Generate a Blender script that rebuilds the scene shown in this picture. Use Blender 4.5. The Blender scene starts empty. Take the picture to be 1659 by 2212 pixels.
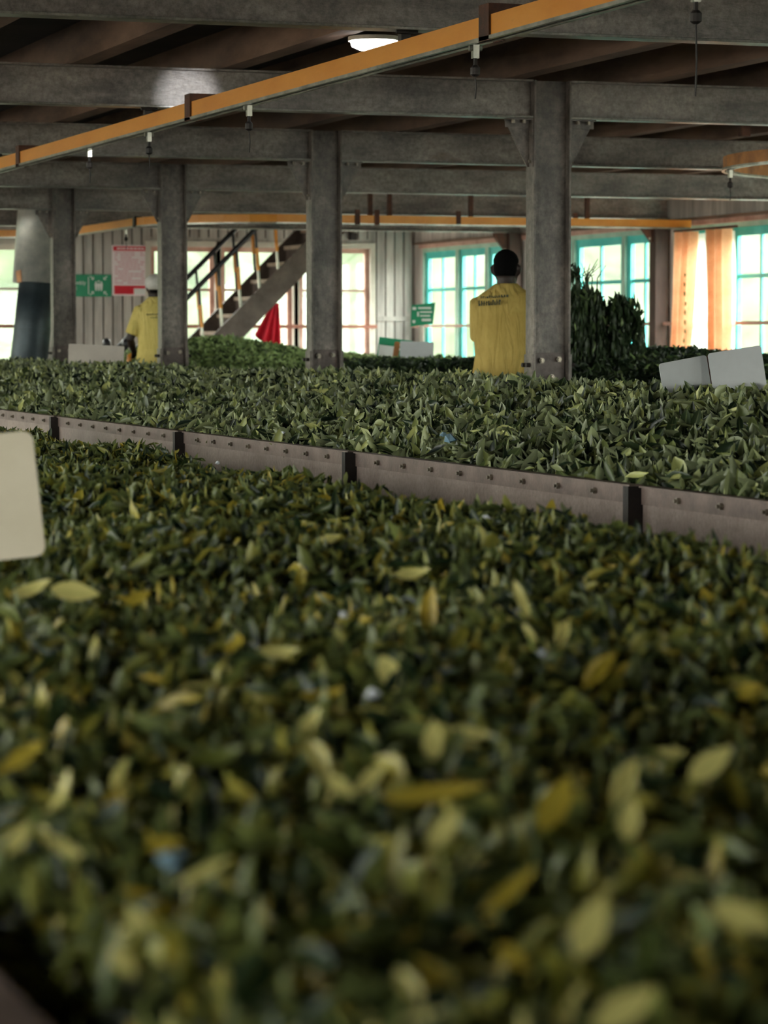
import bpy, bmesh, math, random
import numpy as np
from mathutils import Vector, Matrix, Euler

SC = bpy.context.scene
COL = SC.collection
rng = np.random.default_rng(11)
random.seed(5)
R = math.radians
PI = math.pi

# ------------------------------------------------------------------ camera model
F = 6040.0
CAMZ = 1.2
YAW = R(19.6)
PITCH = math.atan(379 / F)
CX, CY = 829.5, 1106.0
fwd = Vector((math.sin(YAW) * math.cos(PITCH), math.cos(YAW) * math.cos(PITCH), -math.sin(PITCH)))
right = Vector((math.cos(YAW), -math.sin(YAW), 0))
up = right.cross(fwd)
EYE = Vector((0, 0, CAMZ))


def ray(x, y):
    return fwd + right * ((x - CX) / F) - up * ((y - CY) / F)


def at_y(x, y, Y):
    d = ray(x, y)
    return EYE + d * (Y / d.y)


def at_x(x, y, X):
    d = ray(x, y)
    return EYE + d * (X / d.x)


def at_z(x, y, Z):
    d = ray(x, y)
    return EYE + d * ((Z - CAMZ) / d.z)


def at_r(x, y, r):
    d = ray(x, y)
    return EYE + d * r


# ------------------------------------------------------------------ materials
def srgb(r, g, b):
    def f(c):
        c /= 255.0
        return c / 12.92 if c <= .04045 else ((c + .055) / 1.055) ** 2.4
    return (f(r), f(g), f(b), 1)


def N(nt, typ, **kw):
    n = nt.nodes.new(typ)
    for k, v in kw.items():
        setattr(n, k, v)
    return n


def mat(name, c1, c2=None, scale=6.0, rough=.6, metal=0.0, bump=.0, stretch=(1, 1, 1), c3=None, spec=.5,
        lo=.35, hi=.65):
    m = bpy.data.materials.new(name)
    m.use_nodes = True
    nt = m.node_tree
    b = nt.nodes['Principled BSDF']
    b.inputs['Roughness'].default_value = rough
    b.inputs['Metallic'].default_value = metal
    b.inputs['Specular IOR Level'].default_value = spec
    if c2 is None:
        b.inputs['Base Color'].default_value = c1
        return m
    tc = N(nt, 'ShaderNodeNewGeometry')
    mp = N(nt, 'ShaderNodeMapping')
    mp.inputs['Scale'].default_value = stretch
    nt.links.new(tc.outputs['Position'], mp.inputs['Vector'])
    nz = N(nt, 'ShaderNodeTexNoise')
    nz.inputs['Scale'].default_value = scale
    nz.inputs['Detail'].default_value = 7
    nz.inputs['Roughness'].default_value = .65
    nt.links.new(mp.outputs['Vector'], nz.inputs['Vector'])
    cr = N(nt, 'ShaderNodeValToRGB')
    cr.color_ramp.elements[0].position = lo
    cr.color_ramp.elements[0].color = c1
    cr.color_ramp.elements[1].position = hi
    cr.color_ramp.elements[1].color = c2
    if c3:
        e = cr.color_ramp.elements.new(min(.98, hi + .12))
        e.color = c3
    nt.links.new(nz.outputs['Fac'], cr.inputs['Fac'])
    nt.links.new(cr.outputs['Color'], b.inputs['Base Color'])
    if bump:
        n2 = N(nt, 'ShaderNodeTexNoise')
        n2.inputs['Scale'].default_value = scale * 9
        n2.inputs['Detail'].default_value = 4
        nt.links.new(mp.outputs['Vector'], n2.inputs['Vector'])
        bp = N(nt, 'ShaderNodeBump')
        bp.inputs['Strength'].default_value = bump
        bp.inputs['Distance'].default_value = .01
        nt.links.new(n2.outputs['Fac'], bp.inputs['Height'])
        nt.links.new(bp.outputs['Normal'], b.inputs['Normal'])
    return m


M = {}
M['steel'] = mat('painted_steel', srgb(84, 77, 73), srgb(142, 131, 124), 6, .42, 0, .25, (1, 1, .45), srgb(96, 76, 66))
M['beam'] = mat('beam_steel', srgb(106, 99, 96), srgb(174, 164, 157), 5, .42, 0, .25, (.35, 1, 1), srgb(118, 100, 86))

def grime(m, amt=.5, scale=38):
    nt = m.node_tree
    b = nt.nodes['Principled BSDF']
    src = b.inputs['Base Color'].links[0].from_socket
    g = N(nt, 'ShaderNodeNewGeometry')
    n1 = N(nt, 'ShaderNodeTexNoise')
    n1.inputs['Scale'].default_value = scale
    n1.inputs['Detail'].default_value = 6
    n1.inputs['Roughness'].default_value = .75
    nt.links.new(g.outputs['Position'], n1.inputs['Vector'])
    r1 = N(nt, 'ShaderNodeMapRange')
    r1.inputs['From Min'].default_value = .36
    r1.inputs['From Max'].default_value = .62
    r1.inputs['To Min'].default_value = 1 - amt
    r1.inputs['To Max'].default_value = 1.15
    nt.links.new(n1.outputs['Fac'], r1.inputs['Value'])
    mx = N(nt, 'ShaderNodeMix', data_type='RGBA', blend_type='MULTIPLY')
    mx.inputs['Factor'].default_value = 1
    nt.links.new(src, mx.inputs['A'])
    nt.links.new(r1.outputs['Result'], mx.inputs['B'])
    nt.links.new(mx.outputs['Result'], b.inputs['Base Color'])


grime(M['steel'], .45, 26)
grime(M['beam'], .42, 30)
M['plate'] = mat('bolted_plate', srgb(72, 62, 60), srgb(112, 98, 94), 9, .5, 0, .2)
M['flange'] = mat('sheen_flange_steel', srgb(112, 110, 104), srgb(170, 166, 156), 6, .3, 0, .15, (.3, 1, 1))  # paler than the beam steel: window sheen put into the colour
grime(M['flange'], .35, 40)
M['timber'] = mat('joist_timber', srgb(90, 72, 62), srgb(150, 122, 104), 3, .8, 0, .3, (1, .25, 1))
M['deck'] = mat('ceiling_deck', srgb(34, 30, 30), srgb(56, 49, 46), 2, .9, 0, .2)
M['orange'] = mat('orange_rail_paint', srgb(226, 146, 52), srgb(240, 164, 68), 5, .38, 0, .1, (1, .3, 1), srgb(180, 110, 56))
M['orange_old'] = mat('worn_orange_paint', srgb(150, 96, 56), srgb(206, 138, 74), 6, .5, 0, .1)
M['track'] = mat('galvanised_track', srgb(150, 150, 140), srgb(205, 203, 190), 8, .3, .6)
M['dark'] = mat('dark_iron', srgb(34, 31, 32), srgb(58, 50, 48), 12, .55, .2, .1)
M['rust'] = mat('rusty_bracket', srgb(60, 38, 28), srgb(98, 56, 36), 14, .7, 0, .2)
M['panel'] = mat('trough_panel', srgb(122, 104, 98), srgb(152, 134, 127), 4, .5, 0, .15, (1, 1, 1), srgb(136, 114, 106), lo=.3, hi=.62)
grime(M['panel'], .22, 60)
M['rim'] = mat('trough_rim', srgb(96, 80, 76), srgb(132, 113, 106), 9, .5, 0, .2)
M['bolt'] = mat('zinc_bolt', srgb(110, 104, 96), srgb(170, 160, 145), 30, .35, .5)
M['floor'] = mat('concrete_floor', srgb(92, 88, 84), srgb(128, 122, 114), 1.2, .7, 0, .2)
M['wood_wall'] = mat('limewashed_boards', srgb(158, 152, 148), srgb(216, 210, 204), 2.2, .75, 0, .2, (3, 3, .35), srgb(150, 136, 126))
M['groove'] = mat('board_gap', srgb(66, 58, 56), srgb(90, 80, 76), 3, .9)
M['white_trim'] = mat('cream_trim', srgb(206, 198, 186), srgb(228, 222, 210), 3, .55)
M['pink_frame'] = mat('faded_pink_frame', srgb(176, 132, 118), srgb(214, 176, 162), 4, .6)
M['brown_bar'] = mat('brown_guard_rail', srgb(150, 90, 72), srgb(176, 112, 92), 8, .5)
M['teal'] = mat('turquoise_paint', srgb(60, 200, 198), srgb(104, 222, 216), 3, .45)
M['pale_teal'] = mat('pale_green_paint', srgb(148, 188, 172), srgb(182, 214, 198), 3, .5)
M['post_wood'] = mat('dark_post', srgb(62, 46, 42), srgb(92, 70, 62), 5, .7, 0, .2, (1, 1, .3))
M['board_white'] = mat('white_board', srgb(176, 178, 182), srgb(192, 194, 198), 3, .45)
M['board_cream'] = mat('cream_board', srgb(206, 194, 172), srgb(220, 208, 188), 3, .5)
M['board_beige'] = mat('beige_board', srgb(178, 168, 160), srgb(194, 184, 174), 3, .5)
M['sign_green'] = mat('sign_green', srgb(18, 138, 96), srgb(30, 152, 108), 4, .45)
M['sign_white'] = mat('sign_white', srgb(236, 238, 236))
M['sign_pink'] = mat('notice_paper', srgb(250, 234, 238))
M['sign_pinkline'] = mat('notice_print', srgb(222, 150, 168))
M['sign_red'] = mat('notice_red', srgb(216, 26, 50))
M['black'] = mat('black_paint', srgb(20, 20, 24), srgb(36, 36, 42), 10, .35)
M['stair'] = mat('stair_steel', srgb(82, 70, 64), srgb(112, 98, 90), 5, .6, 0, .2)
M['tread'] = mat('tread_edge', srgb(160, 140, 124), srgb(190, 170, 152), 8, .6)
M['red_cloth'] = mat('red_cloth', srgb(190, 10, 36), srgb(214, 22, 50), 8, .8)
M['duct'] = mat('galvanised_duct', srgb(150, 152, 152), srgb(204, 202, 194), 5, .4, .35, .1)
M['duct_dark'] = mat('dark_duct', srgb(40, 50, 58), srgb(66, 78, 84), 4, .45, .3)
M['skin'] = mat('dark_skin', srgb(34, 22, 18), srgb(46, 30, 24), 12, .55)
M['hair'] = mat('black_hair', srgb(6, 5, 6), srgb(12, 11, 11), 80, .9, 0, .5, spec=.1)
M['grey_cloth'] = mat('grey_trousers', srgb(96, 98, 102), srgb(124, 126, 128), 14, .9)
M['navy_cloth'] = mat('dark_trousers', srgb(44, 46, 56), srgb(62, 64, 74), 14, .9)
M['cap'] = mat('white_cap', srgb(190, 186, 180), srgb(214, 210, 204), 20, .85)
M['plastic'] = mat('bluish_plastic', srgb(120, 160, 190), srgb(180, 206, 222), 20, .25)
M['petal'] = mat('white_scrap', srgb(214, 220, 232), srgb(236, 238, 244), 20, .6)
M['print'] = mat('shirt_print', srgb(60, 62, 40))


def shirt_mat(name, c1, c2):
    m = mat(name, c1, c2, 5, .85, 0, .0)
    nt = m.node_tree
    b = nt.nodes['Principled BSDF']
    w = N(nt, 'ShaderNodeTexNoise')
    w.inputs['Scale'].default_value = 7
    w.inputs['Distortion'].default_value = 1.2
    g = N(nt, 'ShaderNodeNewGeometry')
    mp = N(nt, 'ShaderNodeMapping')
    mp.inputs['Rotation'].default_value = (0, .7, 0)
    mp.inputs['Scale'].default_value = (2.2, 2.2, .55)
    nt.links.new(g.outputs['Position'], mp.inputs['Vector'])
    nt.links.new(mp.outputs['Vector'], w.inputs['Vector'])
    bp = N(nt, 'ShaderNodeBump')
    bp.inputs['Strength'].default_value = .9
    bp.inputs['Distance'].default_value = .035
    nt.links.new(w.outputs['Fac'], bp.inputs['Height'])
    nt.links.new(bp.outputs['Normal'], b.inputs['Normal'])
    return m


M['shirt'] = shirt_mat('mustard_shirt', srgb(170, 144, 72), srgb(188, 162, 88))
M['shirt_pale'] = shirt_mat('yellow_shirt', srgb(202, 182, 100), srgb(218, 198, 118))


def emit_mat(name, col, s):
    m = bpy.data.materials.new(name)
    m.use_nodes = True
    b = m.node_tree.nodes['Principled BSDF']
    b.inputs['Base Color'].default_value = col
    b.inputs['Emission Color'].default_value = col
    b.inputs['Emission Strength'].default_value = s
    return m


def glass_mat():
    m = bpy.data.materials.new('window_glass')
    m.use_nodes = True
    nt = m.node_tree
    nt.nodes.clear()
    o = N(nt, 'ShaderNodeOutputMaterial')
    mx = N(nt, 'ShaderNodeMixShader')
    mx.inputs[0].default_value = .06
    t = N(nt, 'ShaderNodeBsdfTransparent')
    t.inputs[0].default_value = (.95, .98, .96, 1)
    g = N(nt, 'ShaderNodeBsdfGlossy')
    g.inputs['Roughness'].default_value = .05
    nt.links.new(t.outputs[0], mx.inputs[1])
    nt.links.new(g.outputs[0], mx.inputs[2])
    nt.links.new(mx.outputs[0], o.inputs[0])
    return m


M['glass'] = glass_mat()


def cloth_translucent(name, c1, c2, fac, transp=0.0):
    m = mat(name, c1, c2, 6, .9)
    nt = m.node_tree
    b = nt.nodes['Principled BSDF']
    o = [n for n in nt.nodes if n.type == 'OUTPUT_MATERIAL'][0]
    tr = N(nt, 'ShaderNodeBsdfTranslucent')
    tr.inputs[0].default_value = c2
    mx = N(nt, 'ShaderNodeMixShader')
    mx.inputs[0].default_value = fac
    nt.links.new(b.outputs[0], mx.inputs[1])
    nt.links.new(tr.outputs[0], mx.inputs[2])
    last = mx
    if transp:
        tp = N(nt, 'ShaderNodeBsdfTransparent')
        m2 = N(nt, 'ShaderNodeMixShader')
        m2.inputs[0].default_value = transp
        nt.links.new(mx.outputs[0], m2.inputs[1])
        nt.links.new(tp.outputs[0], m2.inputs[2])
        last = m2
    nt.links.new(last.outputs[0], o.inputs[0])
    return m


M['curtain'] = cloth_translucent('orange_curtain', srgb(204, 120, 76), srgb(246, 196, 156), .6)
M['sheer'] = cloth_translucent('added_white_sheer', srgb(240, 238, 230), srgb(250, 248, 240), .8, .35)


def leaf_mat(name, stops, rough=.42, under=(.55, .62, .42, 1), trans=.32, umix=.45):
    m = bpy.data.materials.new(name)
    m.use_nodes = True
    nt = m.node_tree
    b = nt.nodes['Principled BSDF']
    o = [n for n in nt.nodes if n.type == 'OUTPUT_MATERIAL'][0]
    a = N(nt, 'ShaderNodeAttribute', attribute_name='tint')
    cr = N(nt, 'ShaderNodeValToRGB')
    el = cr.color_ramp.elements
    el[0].position, el[0].color = stops[0]
    el[1].position, el[1].color = stops[-1]
    for p, c in stops[1:-1]:
        e = el.new(p)
        e.color = c
    nt.links.new(a.outputs['Fac'], cr.inputs['Fac'])
    # paler underside
    g = N(nt, 'ShaderNodeNewGeometry')
    mu = N(nt, 'ShaderNodeMath', operation='MULTIPLY')
    nt.links.new(g.outputs['Backfacing'], mu.inputs[0])
    mu.inputs[1].default_value = umix
    mx = N(nt, 'ShaderNodeMix', data_type='RGBA')
    nt.links.new(mu.outputs[0], mx.inputs['Factor'])
    nt.links.new(cr.outputs['Color'], mx.inputs['A'])
    mx.inputs['B'].default_value = under
    # midrib
    s = N(nt, 'ShaderNodeAttribute', attribute_name='across')
    mr = N(nt, 'ShaderNodeMapRange')
    mr.inputs['From Min'].default_value = 0.0
    mr.inputs['From Max'].default_value = .22
    mr.inputs['To Min'].default_value = .35
    mr.inputs['To Max'].default_value = 0.0
    nt.links.new(s.outputs['Fac'], mr.inputs['Value'])
    m2 = N(nt, 'ShaderNodeMix', data_type='RGBA')
    nt.links.new(mr.outputs['Result'], m2.inputs['Factor'])
    nt.links.new(mx.outputs['Result'], m2.inputs['A'])
    m2.inputs['B'].default_value = (under[0] * .9, under[1] * .95, under[2] * .7, 1)
    nt.links.new(m2.outputs['Result'], b.inputs['Base Color'])
    b.inputs['Roughness'].default_value = rough
    b.inputs['Specular IOR Level'].default_value = .5
    tr = N(nt, 'ShaderNodeBsdfTranslucent')
    nt.links.new(m2.outputs['Result'], tr.inputs[0])
    ms = N(nt, 'ShaderNodeMixShader')
    ms.inputs[0].default_value = trans
    nt.links.new(b.outputs[0], ms.inputs[1])
    nt.links.new(tr.outputs[0], ms.inputs[2])
    nt.links.new(ms.outputs[0], o.inputs[0])
    return m


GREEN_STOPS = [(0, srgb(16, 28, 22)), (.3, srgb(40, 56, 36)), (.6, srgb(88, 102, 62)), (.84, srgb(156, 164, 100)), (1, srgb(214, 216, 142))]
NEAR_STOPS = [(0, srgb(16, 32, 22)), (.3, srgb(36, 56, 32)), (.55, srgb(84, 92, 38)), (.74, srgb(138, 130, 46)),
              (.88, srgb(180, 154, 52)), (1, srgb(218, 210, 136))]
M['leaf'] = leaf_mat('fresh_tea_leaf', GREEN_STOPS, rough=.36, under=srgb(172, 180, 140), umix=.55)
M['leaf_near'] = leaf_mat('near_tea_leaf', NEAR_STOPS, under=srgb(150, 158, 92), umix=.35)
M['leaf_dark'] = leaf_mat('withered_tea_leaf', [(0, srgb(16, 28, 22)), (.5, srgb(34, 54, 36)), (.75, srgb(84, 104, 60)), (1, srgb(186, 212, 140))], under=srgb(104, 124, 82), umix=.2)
M['foliage'] = mat('outdoor_foliage', srgb(38, 50, 30), srgb(76, 84, 64), .55, .95, 0, .3)
M['yard'] = mat('gravel_yard', srgb(120, 112, 104), srgb(150, 142, 132), .6, .9)

# ------------------------------------------------------------------ object helpers


def link(o, parent=None):
    COL.objects.link(o)
    if parent is not None:
        o.parent = parent
    return o


def tag(o, label=None, cat=None, group=None, kind=None):
    if label:
        o['label'] = label
    if cat:
        o['category'] = cat
    if group:
        o['group'] = group
    if kind:
        o['kind'] = kind
    return o


def empty(name, loc, rz=0, label=None, cat=None, group=None, kind=None):
    o = bpy.data.objects.new(name, None)
    o.location = loc
    o.rotation_euler = (0, 0, rz)
    o.empty_display_size = .1
    link(o)
    return tag(o, label, cat, group, kind)


class MB:
    def __init__(s):
        s.v = []
        s.f = []
        s.mi = []

    def add(s, verts, faces, mi=0):
        b = len(s.v)
        s.v += [tuple(v) for v in verts]
        s.f += [tuple(b + i for i in f) for f in faces]
        s.mi += [mi] * len(faces)
        return s

    def box(s, x0, x1, y0, y1, z0, z1, mi=0):
        v = [(x, y, z) for z in (z0, z1) for y in (y0, y1) for x in (x0, x1)]
        return s.add(v, [(0, 2, 3, 1), (4, 5, 7, 6), (0, 1, 5, 4), (2, 6, 7, 3), (0, 4, 6, 2), (1, 3, 7, 5)], mi)

    def tube(s, pts, rad, n=12, mi=0, side=None, cap=True, round_ends=False):
        pts = [Vector(p) for p in pts]
        k = len(pts)
        if not isinstance(rad, (list, tuple)):
            rad = [rad] * k
        rad = [r if isinstance(r, tuple) else (r, r) for r in rad]
        if round_ends:
            d0 = (pts[0] - pts[1]).normalized()
            d1 = (pts[-1] - pts[-2]).normalized()
            a, b = rad[0], rad[-1]
            e0, e1 = min(a), min(b)
            pts = [pts[0] + d0 * e0 * .95, pts[0] + d0 * e0 * .75, pts[0] + d0 * e0 * .4] + pts + \
                  [pts[-1] + d1 * e1 * .4, pts[-1] + d1 * e1 * .75, pts[-1] + d1 * e1 * .95]
            q = (.3, .66, .92)
            rad = [(a[0] * t, a[1] * t) for t in q] + rad + [(b[0] * t, b[1] * t) for t in q[::-1]]
            k += 6
        rings = []
        prev = None
        for i in range(k):
            t = (pts[min(i + 1, k - 1)] - pts[max(i - 1, 0)]).normalized()
            if side is not None:
                u = Vector(side) - t * t.dot(Vector(side))
            elif prev is not None:
                u = prev - t * t.dot(prev)
            else:
                u = t.cross(Vector((0, 0, 1)))
                if u.length < .1:
                    u = Vector((1, 0, 0)) - t * t.x
            u.normalize()
            w = t.cross(u)
            prev = u
            rings.append([pts[i] + u * (math.cos(2 * PI * j / n) * rad[i][0]) + w * (math.sin(2 * PI * j / n) * rad[i][1]) for j in range(n)])
        v = [p for r_ in rings for p in r_]
        f = [(i * n + j, i * n + (j + 1) % n, (i + 1) * n + (j + 1) % n, (i + 1) * n + j) for i in range(k - 1) for j in range(n)]
        if cap:
            f.append(tuple(range(n))[::-1])
            f.append(tuple((k - 1) * n + j for j in range(n)))
        return s.add(v, f, mi)

    def prism(s, poly, axis, a, b, mi=0):
        """poly: list of 2D points; axis: 'x' -> poly is (y,z) ; 'y' -> (x,z) ; 'z' -> (x,y)"""
        def P(p, t):
            return {'x': (t, p[0], p[1]), 'y': (p[0], t, p[1]), 'z': (p[0], p[1], t)}[axis]
        n = len(poly)
        v = [P(p, a) for p in poly] + [P(p, b) for p in poly]
        f = [tuple(range(n)), tuple(range(n, 2 * n))[::-1]] + [(i, (i + 1) % n, n + (i + 1) % n, n + i) for i in range(n)]
        return s.add(v, f, mi)

    def build(s, name, mats, parent=None, smooth=False, bevel=0, loc=None, fix=True):
        me = bpy.data.meshes.new(name)
        me.from_pydata(s.v, [], s.f)
        if not isinstance(mats, (list, tuple)):
            mats = [mats]
        for m in mats:
            me.materials.append(m)
        me.polygons.foreach_set('material_index', s.mi)
        if fix:
            bm = bmesh.new()
            bm.from_mesh(me)
            bmesh.ops.recalc_face_normals(bm, faces=bm.faces)
            bm.to_mesh(me)
            bm.free()
        if smooth:
            me.polygons.foreach_set('use_smooth', [True] * len(me.polygons))
        o = bpy.data.objects.new(name, me)
        link(o, parent)
        if loc is not None:
            o.location = loc
        if bevel:
            b = o.modifiers.new('bevel', 'BEVEL')
            b.width = bevel
            b.segments = 2
            b.limit_method = 'ANGLE'
        return o


def remesh(o, vs, smooth=3):
    m = o.modifiers.new('r', 'REMESH')
    m.mode = 'VOXEL'
    m.voxel_size = vs
    m.use_smooth_shade = True
    if smooth:
        s = o.modifiers.new('s', 'SMOOTH')
        s.iterations = smooth
        s.factor = .6
    return o


def structure(o):
    o['kind'] = 'structure'
    return o


# ------------------------------------------------------------------ building constants
BEAM_Y = [6.57 + 4.0 * i for i in range(-2, 8)]      # -1.43 .. 34.57
XC = 6.17
ZB = CAMZ + 1.217           # underside of the steel beams
ZJ = ZB + .215              # underside of the timber joists
ZD = ZJ + .2                # ceiling deck
XW = 12.6                   # turquoise window wall
YF = 34.2                   # far boarded wall
XL, YB = -4.0, -6.0

# ------------------------------------------------------------------ shell
structure(MB().box(XL - .3, XW + .3, YB - .3, YF + .3, -.1, 0).build('floor', M['floor']))
structure(MB().box(XL - .3, XW + .3, YB - .3, YF + .3, ZD, ZD + .1).build('ceiling', M['deck']))


def wall_cells(u0, u1, z0, z1, holes):
    us = sorted(set([u0, u1] + [h[0] for h in holes] + [h[1] for h in holes]))
    zs = sorted(set([z0, z1] + [h[2] for h in holes] + [h[3] for h in holes]))
    out = []
    for a, b in zip(us[:-1], us[1:]):
        for c, d in zip(zs[:-1], zs[1:]):
            mu, mz = (a + b) / 2, (c + d) / 2
            if not any(h[0] < mu < h[1] and h[2] < mz < h[3] for h in holes):
                out.append((a, b, c, d))
    return out


WT = CAMZ + 1.13      # window head
WS = .72              # sill
# far wall windows (X ranges)
FAR_WIN = [(-3.2, -1.6), (-1.2, .4), (.8, 2.4), (2.8, 4.1), (4.5, 6.0), (6.15, 7.62), (9.06, 9.9), (9.98, 10.93), (11.02, 11.98)]
# right wall windows (Y ranges)
RIGHT_WIN = [(30.68, 33.9), (26.74, 30.42), (22.7, 26.38), (18.7, 22.4), (14.7, 18.4), (10.7, 14.4), (6.7, 10.4), (2.7, 6.4), (-1.3, 2.4)]
LEFT_WIN = [(2.7 + 4 * i, 6.3 + 4 * i) for i in range(-1, 8)]
BACK_WIN = [(8.2, 11.8)]

w = MB()
for a, b, c, d in wall_cells(XL, XW, 0, ZD, [(p, q, WS, WT) for p, q in FAR_WIN]):
    w.box(a, b, YF, YF + .12, c, d)
wall_far = structure(w.build('wall_far', M['wood_wall']))
w = MB()
for a, b, c, d in wall_cells(YB, YF, 0, ZD, [(p, q, WS, WT) for p, q in RIGHT_WIN]):
    w.box(XW, XW + .12, a, b, c, d)
structure(w.build('wall_right', M['wood_wall']))
w = MB()
for a, b, c, d in wall_cells(YB, YF, 0, ZD, [(p, q, WS, WT) for p, q in LEFT_WIN]):
    w.box(XL - .12, XL, a, b, c, d)
structure(w.build('wall_left', M['wood_wall']))
w = MB()
for a, b, c, d in wall_cells(XL, XW, 0, ZD, [(p, q, WS, WT) for p, q in BACK_WIN]):
    w.box(a, b, YB - .12, YB, c, d)
structure(w.build('wall_back', M['wood_wall']))

# board cover strips and grooves on the far wall
w = MB()
x = 7.70
while x < XW - .02:
    inside = any(p - .09 < x < q + .09 for p, q in FAR_WIN)
    for z0, z1 in ([(0, ZD - .01)] if not inside else [(0, WS - .12), (WT + .12, ZD - .01)]):
        w.box(x - .006, x + .006, YF - .008, YF, z0, z1)
    x += .125
structure(w.build('trim_1', M['groove']))
# horizontal rail of the boarding
structure(MB().box(12.07, XW, YF - .03, YF, 1.40, 1.46).build('trim_2', M['wood_wall']))


def window_far(i, x0, x1, y, zs, zt, muntin_z, frame, trim, outward=1, nv=1):
    root = empty('window_%d' % i, ((x0 + x1) / 2, y, zs), kind='structure')
    L = lambda X: X - (x0 + x1) / 2
    b = MB()
    t = .07
    for (a, c, d, e) in ((x0 - t, x1 + t, zt, zt + t), (x0 - t, x1 + t, zs - t, zs), (x0 - t, x0, zs, zt), (x1, x1 + t, zs, zt)):
        b.box(L(a), L(c), -.035, .0, d - zs, e - zs)
    b.build('window_trim', trim, root)
    b = MB()
    s = .06
    b.box(L(x0), L(x0 + s), 0.02, .07, 0, zt - zs).box(L(x1 - s), L(x1), .02, .07, 0, zt - zs)
    b.box(L(x0 + s), L(x1 - s), .02, .07, zt - zs - s, zt - zs).box(L(x0 + s), L(x1 - s), .02, .07, 0, s)
    for mz in muntin_z:
        b.box(L(x0 + s), L(x1 - s), .03, .06, mz - zs - .016, mz - zs + .016)
    for k in range(nv):
        xm = x0 + (x1 - x0) * (k + 1) / (nv + 1)
        b.box(L(xm) - .016, L(xm) + .016, .032, .058, s, zt - zs - s)
    b.build('window_sash', frame, root)
    MB().box(L(x0 + s), L(x1 - s), .043, .047, s, zt - zs - s).build('window_pane', M['glass'], root)
    return root


wn = 1
for p, q in FAR_WIN:
    window_far(wn, p, q, YF, WS, WT, [CAMZ + .59], M['pink_frame'] if q > 9 else M['white_trim'], M['white_trim'], nv=0 if q > 9 else 1)
    wn += 1
for k, (p, q) in enumerate(BACK_WIN):
    r_ = window_far(wn, p, q, YB, WS, WT, [CAMZ + .59], M['white_trim'], M['white_trim'], nv=3)
    r_.rotation_euler.z = PI
    wn += 1


def window_side(i, y0, y1, X, sgn, splits, teal=True):
    """window in a wall of constant X; sgn=+1 outside is +X"""
    root = empty('window_%d' % i, (X, (y0 + y1) / 2, WS), kind='structure')
    L = lambda Y: Y - (y0 + y1) / 2
    H = WT - WS
    A = M['pale_teal'] if teal else M['white_trim']
    B_ = M['teal'] if teal else M['white_trim']
    b = MB()
    t = .05

    def bx(b, u0, u1, ya, yb, z0, z1):
        a, c = sorted((u0 * sgn, u1 * sgn))
        b.box(a, c, ya, yb, z0, z1)
    for (ya, yb, z0, z1) in ((y0 - t, y1 + t, H, H + t), (y0 - t, y1 + t, -t, 0)):
        bx(b, -.04, .0, L(ya), L(yb), z0, z1)
    b.build('window_trim', M['pink_frame'] if teal else M['white_trim'], root)
    b = MB()
    f = .05
    bx(b, .0, .1, L(y0), L(y0 + f), 0, H)
    bx(b, .0, .1, L(y1 - f), L(y1), 0, H)
    bx(b, .0, .1, L(y0 + f), L(y1 - f), H - f, H)
    bx(b, .0, .1, L(y0 + f), L(y1 - f), 0, f)
    for s_ in splits:
        bx(b, .0, .1, L(s_) - .045, L(s_) + .045, f, H - f)
    b.build('window_frame', A, root)
    e = [y0 + f] + list(splits) + [y1 - f]
    for a, c in zip(e[:-1], e[1:]):
        a2 = a + (.045 if a != e[0] else 0)
        c2 = c - (.045 if c != e[-1] else 0)
        s = MB()
        st = .085
        bx(s, .03, .075, L(a2), L(a2) + st, f, H - f)
        bx(s, .03, .075, L(c2) - st, L(c2), f, H - f)
        bx(s, .03, .075, L(a2) + st, L(c2) - st, H - f - st, H - f)
        bx(s, .03, .075, L(a2) + st, L(c2) - st, f, f + st)
        mid = (L(a2) + L(c2)) / 2
        bx(s, .04, .065, mid - .02, mid + .02, f + st, H - f - st)
        mz = CAMZ + .595 - WS
        bx(s, .042, .063, L(a2) + st, L(c2) - st, mz - .02, mz + .02)
        s.build('window_sash', B_, root)
    g = MB()
    bx(g, .051, .055, L(y0 + f), L(y1 - f), f, H - f)
    g.build('window_pane', M['glass'], root)
    return root


for k, (p, q) in enumerate(RIGHT_WIN):
    sp = {0: [31.68, 32.68], 1: [27.68, 29.05]}.get(k, [p + (q - p) / 3, p + 2 * (q - p) / 3])
    window_side(wn, p, q, XW, 1, sp)
    wn += 1
for k, (p, q) in enumerate(LEFT_WIN):
    window_side(wn, p, q, XL, -1, [p + (q - p) / 3, p + 2 * (q - p) / 3], teal=False)
    wn += 1

structure(MB().box(XW - .035, XW - .001, YB + .01, YF - .01, WT + .055, ZB - .004).build('trim_3', M['timber']))
# guard rails in front of the windows
g = MB()
g.box(XW - .09, XW - .05, YB, YF - .1, CAMZ + .115, CAMZ + .15)
tag(g.build('guard_rail', M['pink_frame']), 'long slim guard rail running across the turquoise windows', 'rail')
for xa, xb, lab in ((4.4, 7.7, 'brown guard rail across the window left of the leaning duct'),
                    (8.9, 12.05, 'brown guard rail across the windows behind the staircase')):
    g = MB()
    g.box(xa, xb, YF - .10, YF - .06, CAMZ + .105, CAMZ + .15)
    tag(g.build('guard_rail', M['brown_bar']), lab, 'rail')

# ------------------------------------------------------------------ outdoors
def hill(name, pts_fn, nu, nv, m='foliage'):
    vs = []
    for i in range(nu):
        for j in range(nv):
            vs.append(pts_fn(i / (nu - 1), j / (nv - 1)))
    fs = [(i * nv + j, (i + 1) * nv + j, (i + 1) * nv + j + 1, i * nv + j + 1) for i in range(nu - 1) for j in range(nv - 1)]
    return structure(MB().add(vs, fs).build(name, M[m], smooth=True, fix=False))


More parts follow.
